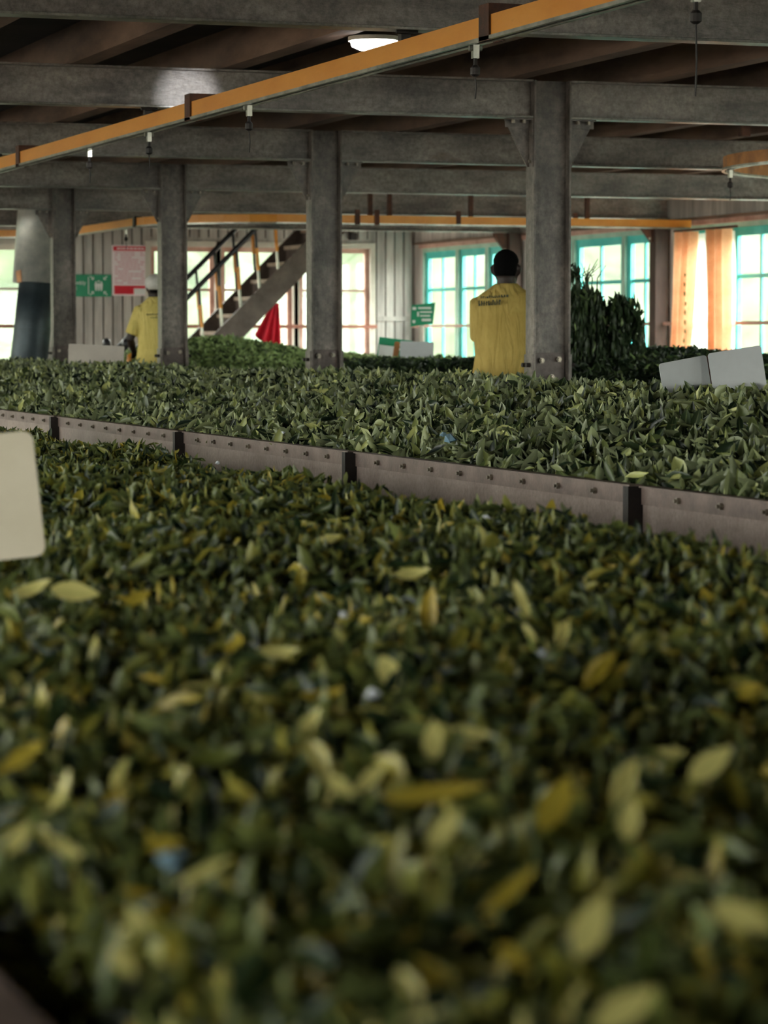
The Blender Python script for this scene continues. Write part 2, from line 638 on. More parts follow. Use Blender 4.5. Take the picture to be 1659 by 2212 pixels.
def bumpy(a, b):
    return .5 * math.sin(a * 1.7 + b) + .35 * math.sin(a * 3.9 - b * 2.3) + .25 * math.sin(b * 5.1 + a * 2.2) + random.uniform(-.25, .25)


hill('ground_outside', lambda u, v: (-60 + 160 * u, -60 + 160 * v, -1.2), 12, 12, 'yard')
hill('hillside_far', lambda u, v: (-30 + 90 * u, 46 + 16 * v + bumpy(u * 40, v * 9) * .8, -2 + 10 * v ** .8 + .6 * bumpy(u * 50, v * 12)), 120, 24)
hill('hillside_right', lambda u, v: (32 + 22 * v + bumpy(u * 40, v * 9) * .8, -10 + 90 * u, -2 + 11 * v ** .8 + .6 * bumpy(u * 50, v * 12)), 120, 24)

# ------------------------------------------------------------------ joists
jx = [3.5 + .82 * k for k in range(-9, 12)]
for k, X in enumerate(jx):
    if X < XL + .1 or X > XW - .1:
        continue
    structure(MB().box(X - .075, X + .045, YB, YF, ZJ + .002, ZD).build('ceiling_joist', M['timber']))


# ------------------------------------------------------------------ steel columns and beams
def ordinal(i):
    return ['nearest', 'second', 'third', 'fourth', 'fifth', 'sixth'][i]


CW, CF, TF = .225, .12, .012     # width across X, flange depth along Y, thickness


def make_column(Y, label, bolts=True):
    root = empty('steel_column', (XC, Y, 0), 0, label, 'column', 'row of riveted steel columns')
    hw = CW / 2
    MB().box(-hw + TF, hw - TF, -.006, .006, 0, ZJ - .004).build('web', M['steel'], root)
    for s in (-1, 1):
        a, b = sorted((s * hw, s * (hw - TF)))
        MB().box(a, b, -CF / 2, CF / 2, 0, ZJ - .004).build('flange', M['steel'], root, bevel=.002)
    # cover plate on the web, with three bolts
    cp = MB().prism([(-hw + TF + .008, .7), (hw - TF - .008, .7), (hw - TF - .008, 1.095), (hw - TF - .02, 1.11), (-hw + TF + .02, 1.11), (-hw + TF + .008, 1.095)],
                    'y', -.018, -.0062).build('cover_plate', M['plate'], root)
    if bolts:
        for bx_, bz in ((-.05, 1.065), (.055, 1.072), (.012, .972)):
            m = MB().tube([(bx_, -.0182, bz), (bx_, -.034, bz)], .017, 6)
            m.tube([(bx_, -.034, bz), (bx_, -.046, bz)], .010, 10)
            m.build('bolt', M['bolt'], cp)
    # side plates with a bolt
    for s in (-1, 1):
        a, b = sorted((s * (hw + .0005), s * (hw + .010)))
        sp = MB().box(a, b, -CF / 2 + .005, CF / 2 - .005, .7, 1.10).build('side_plate', M['steel'], root)
        for yy in (-.03, .03):
            MB().tube([(s * (hw + .0105), yy, 1.04), (s * (hw + .034), yy, 1.04)], .014, 6).build('bolt', M['dark'], sp)
    # gusset brackets below the beams
    for s in (-1, 1):
        a = s * (hw + .001)
        pts = [(a, ZB - .002), (a + s * .155, ZB - .002), (a + s * .155, ZB - .012), (a + s * .018, ZB - .27), (a, ZB - .27)]
        gs = MB().prism(pts, 'y', -.005, .005).build('gusset', M['steel'], root)
        m = MB()
        a0, a1 = sorted((a, a + s * .155))
        m.box(a0, a1, -.05, -.0052, ZB - .010, ZB - .002)
        m.box(a0, a1, -.012, -.0052, ZB - .05, ZB - .010)
        a0, a1 = sorted((a, a + s * .008))
        m.box(a0, a1, -.05, -.0052, ZB - .27, ZB - .0102)
        m.build('angle_iron', M['steel'], gs)
        for q in (.05, .115):
            MB().tube([(a + s * q, -.033, ZB - .028), (a + s * q, -.033, ZB - .0102)], .011, 6).build('bolt', M['bolt'], gs)
        MB().tube([(a + s * .009, -.032, ZB - .24), (a + s * .022, -.032, ZB - .24)], .010, 6).build('bolt', M['bolt'], gs)
    return root


cols = [(14.57, 'nearest steel column, hiding the right arm of the man in yellow'),
        (18.57, 'second steel column, right of the stair stringer'),
        (22.57, 'third steel column, beside the worker in the white cap'),
        (26.57, 'fourth steel column, just right of the leaning duct')]
for Y, lab in cols:
    make_column(Y, lab)
for Y in (6.57, 10.57):
    pass


def beam_mesh(x0, x1, nb=True):
    L = x1 - x0
    w = MB().box(0, L, -.005, .005, .012, .203)
    return w


def make_beam(x0, x1, Y, label):
    root = empty('steel_beam', (x0, Y, ZB), 0, label, 'beam', 'cross beams under the ceiling')
    L = x1 - x0
    MB().box(0, L, -.005, .005, .0121, .2019).build('web', M['beam'], root)
    MB().box(0, L, -.055, .055, .0, .012).build('bottom_flange', M['flange'], root, bevel=.002)
    MB().box(0, L, -.055, .055, .202, .214).build('top_flange', M['beam'], root, bevel=.002)
    return root


bl = {6.57: 'steel beam above the camera side of the room', 10.57: 'nearest cross beam, across the top edge of the picture',
      14.57: 'cross beam meeting the nearest column', 18.57: 'cross beam meeting the second column', 22.57: 'cross beam meeting the third column',
      26.57: 'cross beam meeting the fourth column', 30.57: 'farthest cross beam, just above the staircase'}
for Y in BEAM_Y[2:-1]:
    if Y in (14.57, 18.57, 22.57, 26.57):
        make_beam(XL, XC - CW / 2 - .002, Y, bl[Y] + ', left half')
        make_beam(XC + CW / 2 + .002, XW - .01, Y, bl[Y] + ', right half')
    else:
        make_beam(XL, XW - .01, Y, bl[Y])

# bolts standing on the flanges by the columns
# wall posts with knee brackets on the window wall
for Y, lab in ((26.57, 'dark wooden wall post left of the orange curtain'), (30.57, 'wooden wall post behind the head of the man in yellow')):
    root = empty('wall_post', (XW - .1, Y, 0), 0, lab, 'post', 'posts on the window wall')
    MB().box(-.075, .075, -.075, .075, 0, ZB - .003).build('post_shaft', M['post_wood'], root, bevel=.004)
    MB().prism([(-.075, ZB - .002), (-.26, ZB - .002), (-.25, ZB - .05), (-.1, ZB - .24), (-.075, ZB - .24)], 'y', -.02, .02).build('knee_bracket', M['rust'], root)
    MB().tube([(-.12, -.022, ZB - .2), (-.12, -.035, ZB - .2)], .012, 8).build('bolt', M['bolt'], root)
# dark square blocks on top of the far wall
for px in (761, 998):
    p = at_y(px, 511, YF)
    tag(MB().box(p.x - .05, p.x + .05, YF - .06, YF - .002, p.z - .045, p.z + .045).build('dark_block', M['dark'], bevel=.004),
        'small dark square vent on the boarded wall ' + ('right of the second column' if px < 900 else 'above the turquoise window corner'), 'block')

# ------------------------------------------------------------------ overhead conveyor rail
ZR = CAMZ + 1.09


def rail_path(pts, name, label, m=None, brackets=()):
    pts = [Vector(p) for p in pts]
    root = empty(name, pts[0], 0, label, 'rail')
    o = pts[0]
    web, tr = MB(), MB()

    def strip(mb, off, hw, z0, z1):
        v, f = [], []
        k = len(pts)
        for i in range(k):
            t = (pts[min(i + 1, k - 1)] - pts[max(i - 1, 0)])
            t.z = 0
            t.normalize()
            n = Vector((t.y, -t.x, 0))
            for a, z in ((off - hw, z0), (off + hw, z0), (off + hw, z1), (off - hw, z1)):
                v.append(pts[i] - o + n * a + Vector((0, 0, z)))
        for i in range(k - 1):
            for j in range(4):
                f.append((i * 4 + j, i * 4 + (j + 1) % 4, (i + 1) * 4 + (j + 1) % 4, (i + 1) * 4 + j))
        f.append((0, 1, 2, 3))
        f.append((4 * k - 4, 4 * k - 1, 4 * k - 2, 4 * k - 3))
        mb.add(v, f)
    strip(web, 0, .024, .010, .086)
    web.build('rail_beam', m or M['orange'], root)
    strip(tr, -.024, .009, -.004, .0098)
    strip(tr, .024, .009, -.004, .0098)
    tr.build('track_lip', M['track'], root)
    sh = MB()
    strip(sh, 0, .014, .002, .0098)
    sh.build('track_slot', M['dark'], root)
    return root


XR = 3.85
main = rail_path([(XR, 2.0, ZR), (XR, 31.0, ZR)], 'conveyor_rail', 'orange overhead conveyor rail running diagonally across the ceiling')
for yy in (9.63, 13.67, 17.7):
    b = MB()
    b.box(-.033, -.0245, yy - 2.0 - .05, yy - 2.0 + .05, -.008, .1265)
    b.box(-.0244, .10, yy - 2.0 - .05, yy - 2.0 + .05, .0865, .1265)
    b.box(.0245, .033, yy - 2.0 - .05, yy - 2.0 + .05, -.008, .0864)
    b.build('rail_clamp', M['rust'], main)
for Y in (6.57, 10.57, 14.57, 18.57, 22.57, 26.57, 30.57):
    b = MB()
    b.box(-.02, .02, Y - 2.0 - .02, Y - 2.0 + .02, .0862, .1265)
    b.tube([(-.045, Y - 2.0 - .03, .119), (.045, Y - 2.0 - .03, .119)], .008, 8)
    b.build('rail_hanger', M['dark'], main)

# back loop of the rail
pts = [Vector((12.46, 25.75, ZR)), Vector((8.4, 25.8, ZR))]
c0 = Vector((8.35, 27.1, 0))
for k in range(9):
    a = R(-90 - 90 * k / 8)
    pts.append(Vector((8.35 + 1.3 * math.cos(a), 27.1 + 1.3 * math.sin(a), ZR)))
c1 = Vector((5.85, 29.6, 0))
for k in range(9):
    a = R(0 + 90 * k / 8)
    pts.append(Vector((5.85 + 1.2 * math.cos(a), 29.6 + 1.2 * math.sin(a), ZR)))
pts.append(Vector((-2, 30.8, ZR)))
back = rail_path(pts, 'conveyor_rail', 'thin orange rail along the far end, curving away beside the fourth column')
for X in (8.9, 9.95, 11.2, 9.1):
    b = MB()
    ox, oy = X - pts[0].x, 25.79 - pts[0].y
    b.box(ox - .025, ox + .025, oy - .034, oy - .0245, -.006, .14)
    b.build('rail_clamp', M['rust'], back)
    MB().box(ox + .12, ox + .16, oy - .02, oy + .02, .0862, ZJ - ZR - .002).build('rail_hanger', M['rust'], back)
for k in (5, 8):
    p = pts[2 + k] - pts[0]
    MB().box(p.x - .04, p.x + .04, p.y - .04, p.y + .04, -.006, .10).build('rail_clamp', M['dark'], back)

# U-turn ring at right edge
pts = [Vector((12.3, 14.75, ZR))]
cxr, cyr, rr = 9.55, 16.1, 1.35
for k in range(25):
    a = R(-90 - 180 * k / 24)
    pts.append(Vector((cxr + rr * math.cos(a), cyr + rr * math.sin(a), ZR)))
pts.append(Vector((12.3, 17.45, ZR)))
ring = rail_path(pts, 'conveyor_rail', 'rusty orange rail bent into a U-turn at the right edge', M['orange_old'])
hp = at_y(1608, 300, 14.9)
MB().box(hp.x - pts[0].x - .025, hp.x - pts[0].x + .025, hp.y - pts[0].y - .03, hp.y - pts[0].y + .03, .087, ZJ - ZR - .002).build('rail_hanger', M['rust'], ring)


def dropper(x, y, z0, length, label, tilt=0):
    root = empty('cord_dropper', (x, y, z0), 0, label, 'hanging hook', 'hooks hanging below the rails')
    b = MB()
    b.box(-.012, .012, -.012, .012, -.05, 0)
    b.tube([(-.025, 0, -.012), (.025, 0, -.012)], .011, 8)
    b.build('trolley', M['track'], root)
    b = MB().tube([(0, 0, -.05), (0, 0, -.075)], .008, 8).tube([(0, 0, -.075), (0, 0, -.085), (0, 0, -.11), (0, 0, -.118)], [.01, .019, .019, .008], 10)
    b.build('clamp', M['dark'], root)
    MB().tube([(0, 0, -.118), (.004, 0, -.12 - (length - .12) * .5), (0, 0, -length)], .0032, 6).build('cord', M['dark'], root)


for px, ln, lab in ((1497, .34, 'white hook and cord hanging near the top right corner'), (1025, .2, 'hook hanging under the orange rail, above the nearest column'),
                    (540, .22, 'hook hanging under the middle of the orange rail'), (325, .2, 'hook hanging under the orange rail by the third column'),
                    (197, .2, 'hook hanging under the orange rail near the fourth column')):
    t = math.tan(YAW + math.atan((px - CX) / F))
    dropper(XR, XR / t, ZR - .004, ln, lab)
p = at_y(1597, 392, 17.0)
dropper(cxr - rr * .93, cyr + .45, ZR - .004, .2, 'dark hook and cord hanging from the rail U-turn')
p = at_y(292, 490, 27.3)
dropper(7.1, 27.75, ZR - .004, .2, 'thin cord hanging in front of the red and white notice')

# ------------------------------------------------------------------ ceiling lamp
lp = at_z(808, 96, ZJ - .035)
root = empty('ceiling_lamp', (lp.x, lp.y, ZJ), 0, 'glowing round white ceiling lamp half hidden by the nearest beam', 'lamp')
MB().tube([(0, 0, 0), (0, 0, -.02)], .125, 24).build('lamp_base', M['white_trim'], root)
MB().tube([(0, 0, -.0205), (0, 0, -.045), (0, 0, -.062), (0, 0, -.07)], [.115, .108, .07, .02], 24).build('lamp_diffuser', emit_mat('lamp_glow', (1, .97, .93, 1), 9), root, smooth=True)

# ------------------------------------------------------------------ leaf machinery


def leaf_template(nu, width, bend, cup, twist, seed):
    r_ = np.random.default_rng(seed)
    u = np.linspace(0, 1, nu + 1)
    hw = width / 2 * np.sin(PI * u ** .82) ** .85
    hw[0] = .012
    hw[-1] = .004
    th = bend * (u - .5)
    y = np.concatenate([[0], np.cumsum(np.cos((th[1:] + th[:-1]) / 2) / nu)])
    z = np.concatenate([[0], np.cumsum(np.sin((th[1:] + th[:-1]) / 2) / nu)])
    y -= y.mean()
    z -= z.mean()
    vs, ac = [], []
    wav = r_.uniform(-.5, .5, nu + 1) * .03
    for i in range(nu + 1):
        tw = twist * (u[i] - .5)
        for v in (-1, 0, 1):
            lx = v * hw[i]
            lz = cup * hw[i] * abs(v) + (wav[i] if v else 0) * v
            X = lx * math.cos(tw) - lz * math.sin(tw)
            Z = lx * math.sin(tw) + lz * math.cos(tw)
            ct, st = math.cos(th[i]), math.sin(th[i])
            vs.append((X, y[i] - Z * st, z[i] + Z * ct))
            ac.append(abs(v))
    fs = []
    for i in range(nu):
        for j in range(2):
            a = i * 3 + j
            fs.append((a, a + 1, a + 4, a + 3))
    return np.array(vs, np.float32), np.array(fs, np.int32), np.array(ac, np.float32)


def templates(nu, base=0):
    out = []
    r_ = np.random.default_rng(50 + base)
    for k in range(14):
        out.append(leaf_template(nu, r_.uniform(.2, .42), r_.uniform(-.8, 2.2) if k % 3 else r_.uniform(-.4, .6), r_.uniform(.2, 1.3), r_.uniform(-1.4, 1.4), k + base))
    for k in range(2):   # stalks
        out.append(leaf_template(nu, .07, r_.uniform(-.6, .9), .5, .2, 90 + k + base))
    return out


TP_HI, TP_MID, TP_LO = templates(7), templates(5, 100), templates(3, 200)


def rot_mats(yaw, pitch, roll):
    cy, sy, cp, sp, cr, sr = np.cos(yaw), np.sin(yaw), np.cos(pitch), np.sin(pitch), np.cos(roll), np.sin(roll)
    z = np.zeros_like(cy)
    o = np.ones_like(cy)
    Rz = np.stack([cy, -sy, z, sy, cy, z, z, z, o], -1).reshape(-1, 3, 3)
    Rx = np.stack([o, z, z, z, cp, -sp, z, sp, cp], -1).reshape(-1, 3, 3)
    Ry = np.stack([cr, z, sr, z, o, z, -sr, z, cr], -1).reshape(-1, 3, 3)
    return Rz @ Rx @ Ry


def leaves_mesh(name, P, size, tint, tps, material, pitch_sd=.75, extra=None, stalk=.06):
    n = len(P)
    yaw = rng.uniform(0, 2 * PI, n)
    pitch = rng.normal(0, pitch_sd, n)
    roll = rng.normal(0, .8, n)
    Rm = rot_mats(yaw, pitch, roll)
    nt = len(tps)
    which = rng.integers(0, nt - 2, n)
    st = rng.random(n) < stalk
    which[st] = nt - 2 + rng.integers(0, 2, st.sum())
    V, Fc, T, A = [], [], [], []
    base = 0
    for k in range(nt):
        idx = np.nonzero(which == k)[0]
        if not len(idx):
            continue
        tv, tf, ta = tps[k]
        v = np.einsum('nij,vj->nvi', Rm[idx], tv) * size[idx, None, None] + P[idx, None, :]
        nv = len(tv)
        V.append(v.reshape(-1, 3))
        f = tf[None] + (np.arange(len(idx)) * nv)[:, None, None] + base
        Fc.append(f.reshape(-1, 4))
        T.append(np.repeat(tint[idx], nv))
        A.append(np.tile(ta, len(idx)))
        base += nv * len(idx)
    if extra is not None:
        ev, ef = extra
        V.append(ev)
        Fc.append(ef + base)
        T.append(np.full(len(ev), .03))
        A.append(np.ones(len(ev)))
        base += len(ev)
    V = np.concatenate(V).astype(np.float32)
    Fc = np.concatenate(Fc).astype(np.int32)
    T = np.concatenate(T).astype(np.float32)
    A = np.concatenate(A).astype(np.float32)
    me = bpy.data.meshes.new(name)
    me.vertices.add(len(V))
    me.vertices.foreach_set('co', V.ravel())
    me.loops.add(Fc.size)
    me.loops.foreach_set('vertex_index', Fc.ravel())
    me.polygons.add(len(Fc))
    me.polygons.foreach_set('loop_start', np.arange(0, Fc.size, 4, dtype=np.int32))
    me.polygons.foreach_set('loop_total', np.full(len(Fc), 4, np.int32))
    me.polygons.foreach_set('use_smooth', np.ones(len(Fc), bool))
    me.update(calc_edges=True)
    a = me.attributes.new('tint', 'FLOAT', 'POINT')
    a.data.foreach_set('value', T)
    a = me.attributes.new('across', 'FLOAT', 'POINT')
    a.data.foreach_set('value', A)
    me.materials.append(material)
    o = bpy.data.objects.new(name, me)
    link(o)
    return o


def noise2(x, y, s, seed):
    r_ = np.random.default_rng(seed)
    out = np.zeros_like(x)
    for k in range(7):
        a = r_.uniform(0, 2 * PI)
        f = s * r_.uniform(.6, 1.8)
        out += np.sin((x * np.cos(a) + y * np.sin(a)) * f + r_.uniform(0, 6.28))
    return out / 4.0


def grid_surface(x0, x1, y0, y1, hf, step, drop):
    nx = int((x1 - x0) / step) + 2
    ny = int((y1 - y0) / step) + 2
    gx, gy = np.meshgrid(np.linspace(x0, x1, nx), np.linspace(y0, y1, ny), indexing='ij')
    gz = hf(gx, gy) - drop + rng.uniform(-.01, .01, gx.shape)
    v = np.stack([gx, gy, gz], -1).reshape(-1, 3)
    i, j = np.meshgrid(np.arange(nx - 1), np.arange(ny - 1), indexing='ij')
    a = (i * ny + j).ravel()
    f = np.stack([a, a + ny, a + ny + 1, a + 1], -1)
    return v.astype(np.float32), f.astype(np.int32)


RIMZ = CAMZ - .428


def smooth01(t):
    t = np.clip(t, 0, 1)
    return t * t * (3 - 2 * t)


# trough 2 (middle): X 3.35 .. 5.42
T2 = (3.35, 5.42)


def h2(x, y):
    t = (x - T2[0]) / (T2[1] - T2[0])
    z = RIMZ + .012 + .175 * smooth01(t / .75) - .03 * smooth01((t - .93) / .07)
    return z + .016 * noise2(x, y, 3.2, 3) * smooth01(t / .2 + .25) + .010 * noise2(x, y, 9, 4)


# near trough: X .38 .. 2.45
T1 = (.345, 2.45)


def h1(x, y):
    t = (x - T1[0]) / (T1[1] - T1[0])
    z = CAMZ - .415 + .012 * t - .10 * (1 - smooth01(t / .06))
    return z + .020 * noise2(x, y, 3.0, 7) + .012 * noise2(x, y, 10, 8)


T3 = (7.3, 9.5)


def h3(x, y):
    t = (x - T3[0]) / (T3[1] - T3[0])
    z = CAMZ - .215 - .10 * (1 - smooth01(t / .25)) - .08 * smooth01((t - .85) / .15)
    z = z + .19 * np.exp(-(((x - 8.1) / .7) ** 2 + ((y - 27.6) / 1.7) ** 2))
    z = z + .13 * np.exp(-(((x - 8.5) / .7) ** 2 + ((y - 18.3) / 1.7) ** 2))
    z = z + .05 * np.exp(-(((x - 7.7) / .5) ** 2 + ((y - 29.6) / .7) ** 2))
    return z + .015 * noise2(x, y, 3, 21) + .012 * noise2(x, y, 8, 22)


def scatter(T, y0, y1, dens, hf, spread, inset=.02):
    area = (T[1] - T[0]) * (y1 - y0)
    n = int(area * dens)
    x = rng.uniform(T[0] + inset, T[1] - inset, n)
    y = rng.uniform(y0, y1, n)
    z = hf(x, y) + rng.uniform(-spread, spread * .55, n)
    return np.stack([x, y, z], -1)


def in_view(P, margin=60):
    d = P - np.array(EYE)
    f_, r_, u_ = np.array(fwd), np.array(right), np.array(up)
    depth = d @ f_
    px = CX + F * (d @ r_) / depth
    py = CY - F * (d @ u_) / depth
    return (depth > .3) & (px > -margin) & (px < 1659 + margin) & (py > -margin) & (py < 2212 + margin), px, py


# ---- middle heap
P = scatter(T2, 5.0, 29.0, 1350, h2, .038, .03)
vis, _, _ = in_view(P, 250)
keep = vis | (rng.random(len(P)) < .35)
P = P[keep]
size = np.clip(rng.normal(.076, .022, len(P)), .03, .14)
tint = np.clip(np.where(rng.random(len(P)) < .62, rng.beta(1.2, 2.6, len(P)), rng.uniform(.5, 1, len(P))) + .06 * noise2(P[:, 0], P[:, 1], 2.5, 40), 0, 1)
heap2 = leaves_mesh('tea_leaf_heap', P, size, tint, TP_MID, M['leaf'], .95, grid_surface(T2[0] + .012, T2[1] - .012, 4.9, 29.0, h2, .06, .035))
tag(heap2, 'sharp green heap of fresh tea leaves filling the middle trough', 'tea leaves', kind='stuff')

# ---- near heap
P = scatter(T1, .9, 14.5, 2900, h1, .030, .015)
vis, _, _ = in_view(P, 250)
keep = vis | (rng.random(len(P)) < .3)
P = P[keep]
size = np.clip(rng.normal(.042, .014, len(P)), .018, .09)
warm = smooth01((4.5 - P[:, 1]) / 3.0)
tint = np.clip(np.where(rng.random(len(P)) < .82, rng.beta(1.5, 2.5, len(P)), rng.uniform(.68, 1, len(P))) * (.9 + .1 * warm) + .05 * noise2(P[:, 0], P[:, 1], 4, 41), 0, 1)
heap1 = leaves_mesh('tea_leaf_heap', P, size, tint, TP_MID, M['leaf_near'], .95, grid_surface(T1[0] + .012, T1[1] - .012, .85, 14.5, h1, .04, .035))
tag(heap1, 'blurred olive heap of tea leaves filling the near trough', 'tea leaves', kind='stuff')

# ---- far heap
P = scatter(T3, 13.0, 30.5, 900, h3, .03, .02)
size = np.clip(rng.normal(.066, .016, len(P)), .03, .11)
tint = np.clip(rng.beta(1.6, 2.6, len(P)) + .6 * smooth01((P[:, 1] - 21.8) / 2), 0, 1)  # lighter leaves toward the far end: window light put into the tint
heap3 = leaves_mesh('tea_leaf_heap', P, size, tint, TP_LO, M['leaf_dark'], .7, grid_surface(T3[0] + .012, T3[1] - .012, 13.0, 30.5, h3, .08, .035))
tag(heap3, 'dark green heap of tea leaves in the far trough behind the columns', 'tea leaves', kind='stuff')


# ------------------------------------------------------------------ troughs
def make_trough(T, y0, y1, posts, label, detail=True):
    root = empty('withering_trough', (T[0], y0, 0), 0, label, 'trough', 'long withering troughs')
    W = T[1] - T[0]
    L = y1 - y0
    MB().box(.02, W - .02, 0, L, .45, .50).build('leaf_bed', M['rim'], root)
    MB().box(W - .012, W, 0, L, .08, RIMZ).build('rear_panel', M['panel'], root)
    MB().box(.0125, W - .0125, 0, .012, .08, RIMZ).build('end_panel', M['panel'], root)
    MB().box(.0125, W - .0125, L - .012, L, .08, RIMZ).build('end_panel', M['panel'], root)
    ps = [p for p in posts if y0 < p < y1]
    edges = [y0] + ps + [y1]
    for a, b in zip(edges[:-1], edges[1:]):
        a2, b2 = a - y0 + .0, b - y0 - .0
        MB().box(.0, .012, a2 + .03, b2 - .03, .08, RIMZ - .002).build('side_panel', M['panel'], root)
        rm = MB()
        rm.box(-.006, -.0005, a2 + .032, b2 - .032, RIMZ - .048, RIMZ)
        rm.box(-.014, .03, a2 + .032, b2 - .032, RIMZ + .0003, RIMZ + .005)
        rim = rm.build('rim_angle', M['rim'], root)
        if detail:
            n = 8
            for k in range(n):
                bb = MB()
                yy = a2 + .15 + (b2 - a2 - .3) * (k + .5) / n
                bb.tube([(-.0065, yy, RIMZ - .024), (-.016, yy, RIMZ - .024)], .010, 6)
                bb.tube([(-.016, yy, RIMZ - .024), (-.024, yy, RIMZ - .024)], .005, 8)
                bb.build('bolt', M['bolt'], rim)
    for p in ps:
        q = p - y0
        b = MB()
        b.box(-.004, .012, q - .028, q + .028, .0, RIMZ)
        b.box(-.045, -.0042, q - .028, q - .022, .0, RIMZ + .004)
        b.box(-.045, -.0405, q - .0218, q + .008, .0, RIMZ + .004)
        b.build('post', M['dark'], root)
        b = MB()
        b.box(W + .0005, W + .03, q - .028, q + .028, .0, RIMZ)
        b.build('post', M['dark'], root)
    for q in (.1, L - .1):
        for xx in (.05, W - .1):
            MB().box(xx, xx + .05, q - .025, q + .025, 0, .079).build('leg', M['dark'], root)
    return root


P2 = [T2[0] / math.tan(YAW + math.atan((px - CX) / F)) for px in (1380, 765, 395, 125)]
step = (P2[-1] - P2[0]) / 3
posts2 = [P2[0] - step + .0] + P2 + [P2[-1] + step * k for k in range(1, 6)]
make_trough(T2, 4.85, 29.05, posts2, 'grey-pink steel withering trough in the middle, bolts along its rim')
posts1 = [1.2 + 2.44 * k for k in range(0, 6)]
make_trough(T1, .8, 14.55, posts1, 'near withering trough, only a blurred rim corner showing bottom left')
make_trough(T3, 12.95, 30.55, [14.2 + 2.44 * k for k in range(8)], 'far withering trough behind the steel columns', False)

# ------------------------------------------------------------------ boards standing in the leaves


def board(name, px, r, w, h, zc, roll, label, m, yaw_off=0, tiltback=.0, rad=.02, th=.006):
    """rounded rectangle; centre at pixel column px, height zc, forward distance r"""
    d = ray(px, 727)
    c = EYE + d * r
    c.z = zc
    b = MB()
    poly = []
    for sx, sz, a0 in ((1, 1, 0), (-1, 1, 90), (-1, -1, 180), (1, -1, 270)):
        for k in range(6):
            a = R(a0 + 90 * k / 5)
            poly.append((sx * (w / 2 - rad) + rad * math.cos(a), sz * (h / 2 - rad) + rad * math.sin(a)))
    b.prism(poly, 'y', -th / 2, th / 2)
    o = b.build(name, m)
    o.location = c
    o.rotation_euler = Euler((tiltback, roll, -YAW + yaw_off), 'XYZ')
    return o


o = board('marker_board', 8, 4.75, .117, .215, CAMZ - .272, R(-6), '', M['board_cream'], rad=.018)
tag(o, 'blurred cream board standing in the near leaves at the left edge', 'board')
o = board('marker_board', 207, 21.6, .43, .24, CAMZ - .185, R(2.5), '', M['board_beige'], rad=.008)
tag(o, 'beige rectangular board propped beside the fourth column base', 'board')
o = board('marker_board', 1484, 11.25, .205, .22, CAMZ - .20, R(-10), '', M['board_white'], yaw_off=.25, rad=.012)
tag(o, 'smaller white board on the right, lower half of the pair', 'board', 'pair of white boards in the middle trough')
o = board('marker_board', 1596, 11.2, .215, .24, CAMZ - .17, R(-9), '', M['board_white'], yaw_off=-.2, rad=.012)
tag(o, 'larger white board with rounded corner, at the right edge', 'board', 'pair of white boards in the middle trough')
o = board('gap_infill', 1541, 11.3, .022, .26, CAMZ - .205, R(-7), '', M['rust'], rad=.005, th=.02)  # brown strip added for the dark gap between the boards
tag(o, 'added brown stick wedged between the two white boards', 'infill')

o = board('marker_board', 900, 25.0, .30, .20, CAMZ - .145, R(2), '', M['board_white'], rad=.006)
tag(o, 'small pale board lying among far leaves below the green tilted sign', 'board')
o = board('bollard', 856, 25.1, .05, .16, CAMZ - .125, R(8), '', M['orange_old'], rad=.02, th=.03)
tag(o, 'short faded orange marker between the two far boards', 'marker')

# green sign leaning in far leaves
p = EYE + ray(852, 727) * 25.4
root = empty('exit_sign', (p.x, p.y, CAMZ - .12), -YAW, 'green and white sign propped in the far leaves, beside the pale board', 'sign')
pl = MB().prism([(-.15, -.10), (.15, -.10), (.15, .10), (-.15, .10)], 'y', -.004, .004).build('sign_panel', M['sign_green'], root)
pl.rotation_euler.y = R(7)
MB().box(-.14, .0, -.006, -.0042, -.09, .03).build('white_field', M['sign_white'], pl)
MB().box(.03, .14, -.006, -.0042, .04, .06).box(.03, .12, -.006, -.0042, .0, .02).build('lettering', M['sign_white'], pl)

# tilted green sign on a post near the corner
p = EYE + ray(911, 727) * 30.0
root = empty('direction_sign', (p.x, p.y, 0), -YAW, 'small green sign tilted on a pale pole by the corner window', 'sign')
MB().tube([(0, .03, 0), (0, .03, 1.36)], .028, 10).build('pole', M['white_trim'], root)
pl = MB().prism([(-.12, -.13), (.12, -.10), (.145, .13), (-.11, .10)], 'y', -.006, .006).build('sign_panel', M['sign_green'], root, loc=(0, -.012, CAMZ + .235))
m = MB()
for (a, b, c, d) in ((-.10, -.06, .05, .08), (-.10, -.07, -.09, -.06), (-.04, .10, .06, .08), (-.02, .11, .02, .035), (-.02, .09, -.02, -.005), (0, .10, -.07, -.045), (-.05, -.03, -.02, .03)):
    m.box(a, b, -.009, -.0062, c, d)
m.build('lettering', M['sign_white'], pl)

# ------------------------------------------------------------------ signs on the far wall


def text(body, size, loc, parent, m, name='lettering', align='LEFT'):
    cu = bpy.data.curves.new(name, 'FONT')
    cu.body = body
    cu.size = size
    cu.extrude = .001
    cu.align_x = align
    cu.space_line = .95
    cu.materials.append(m)
    tmp = bpy.data.objects.new(name, cu)
    COL.objects.link(tmp)
    bpy.context.view_layer.update()
    me = bpy.data.meshes.new_from_object(tmp.evaluated_get(bpy.context.evaluated_depsgraph_get()))
    bpy.data.objects.remove(tmp)
    o = bpy.data.objects.new(name, me)
    link(o, parent)
    o.location = loc
    o.rotation_euler = (PI / 2, 0, 0)
    return o


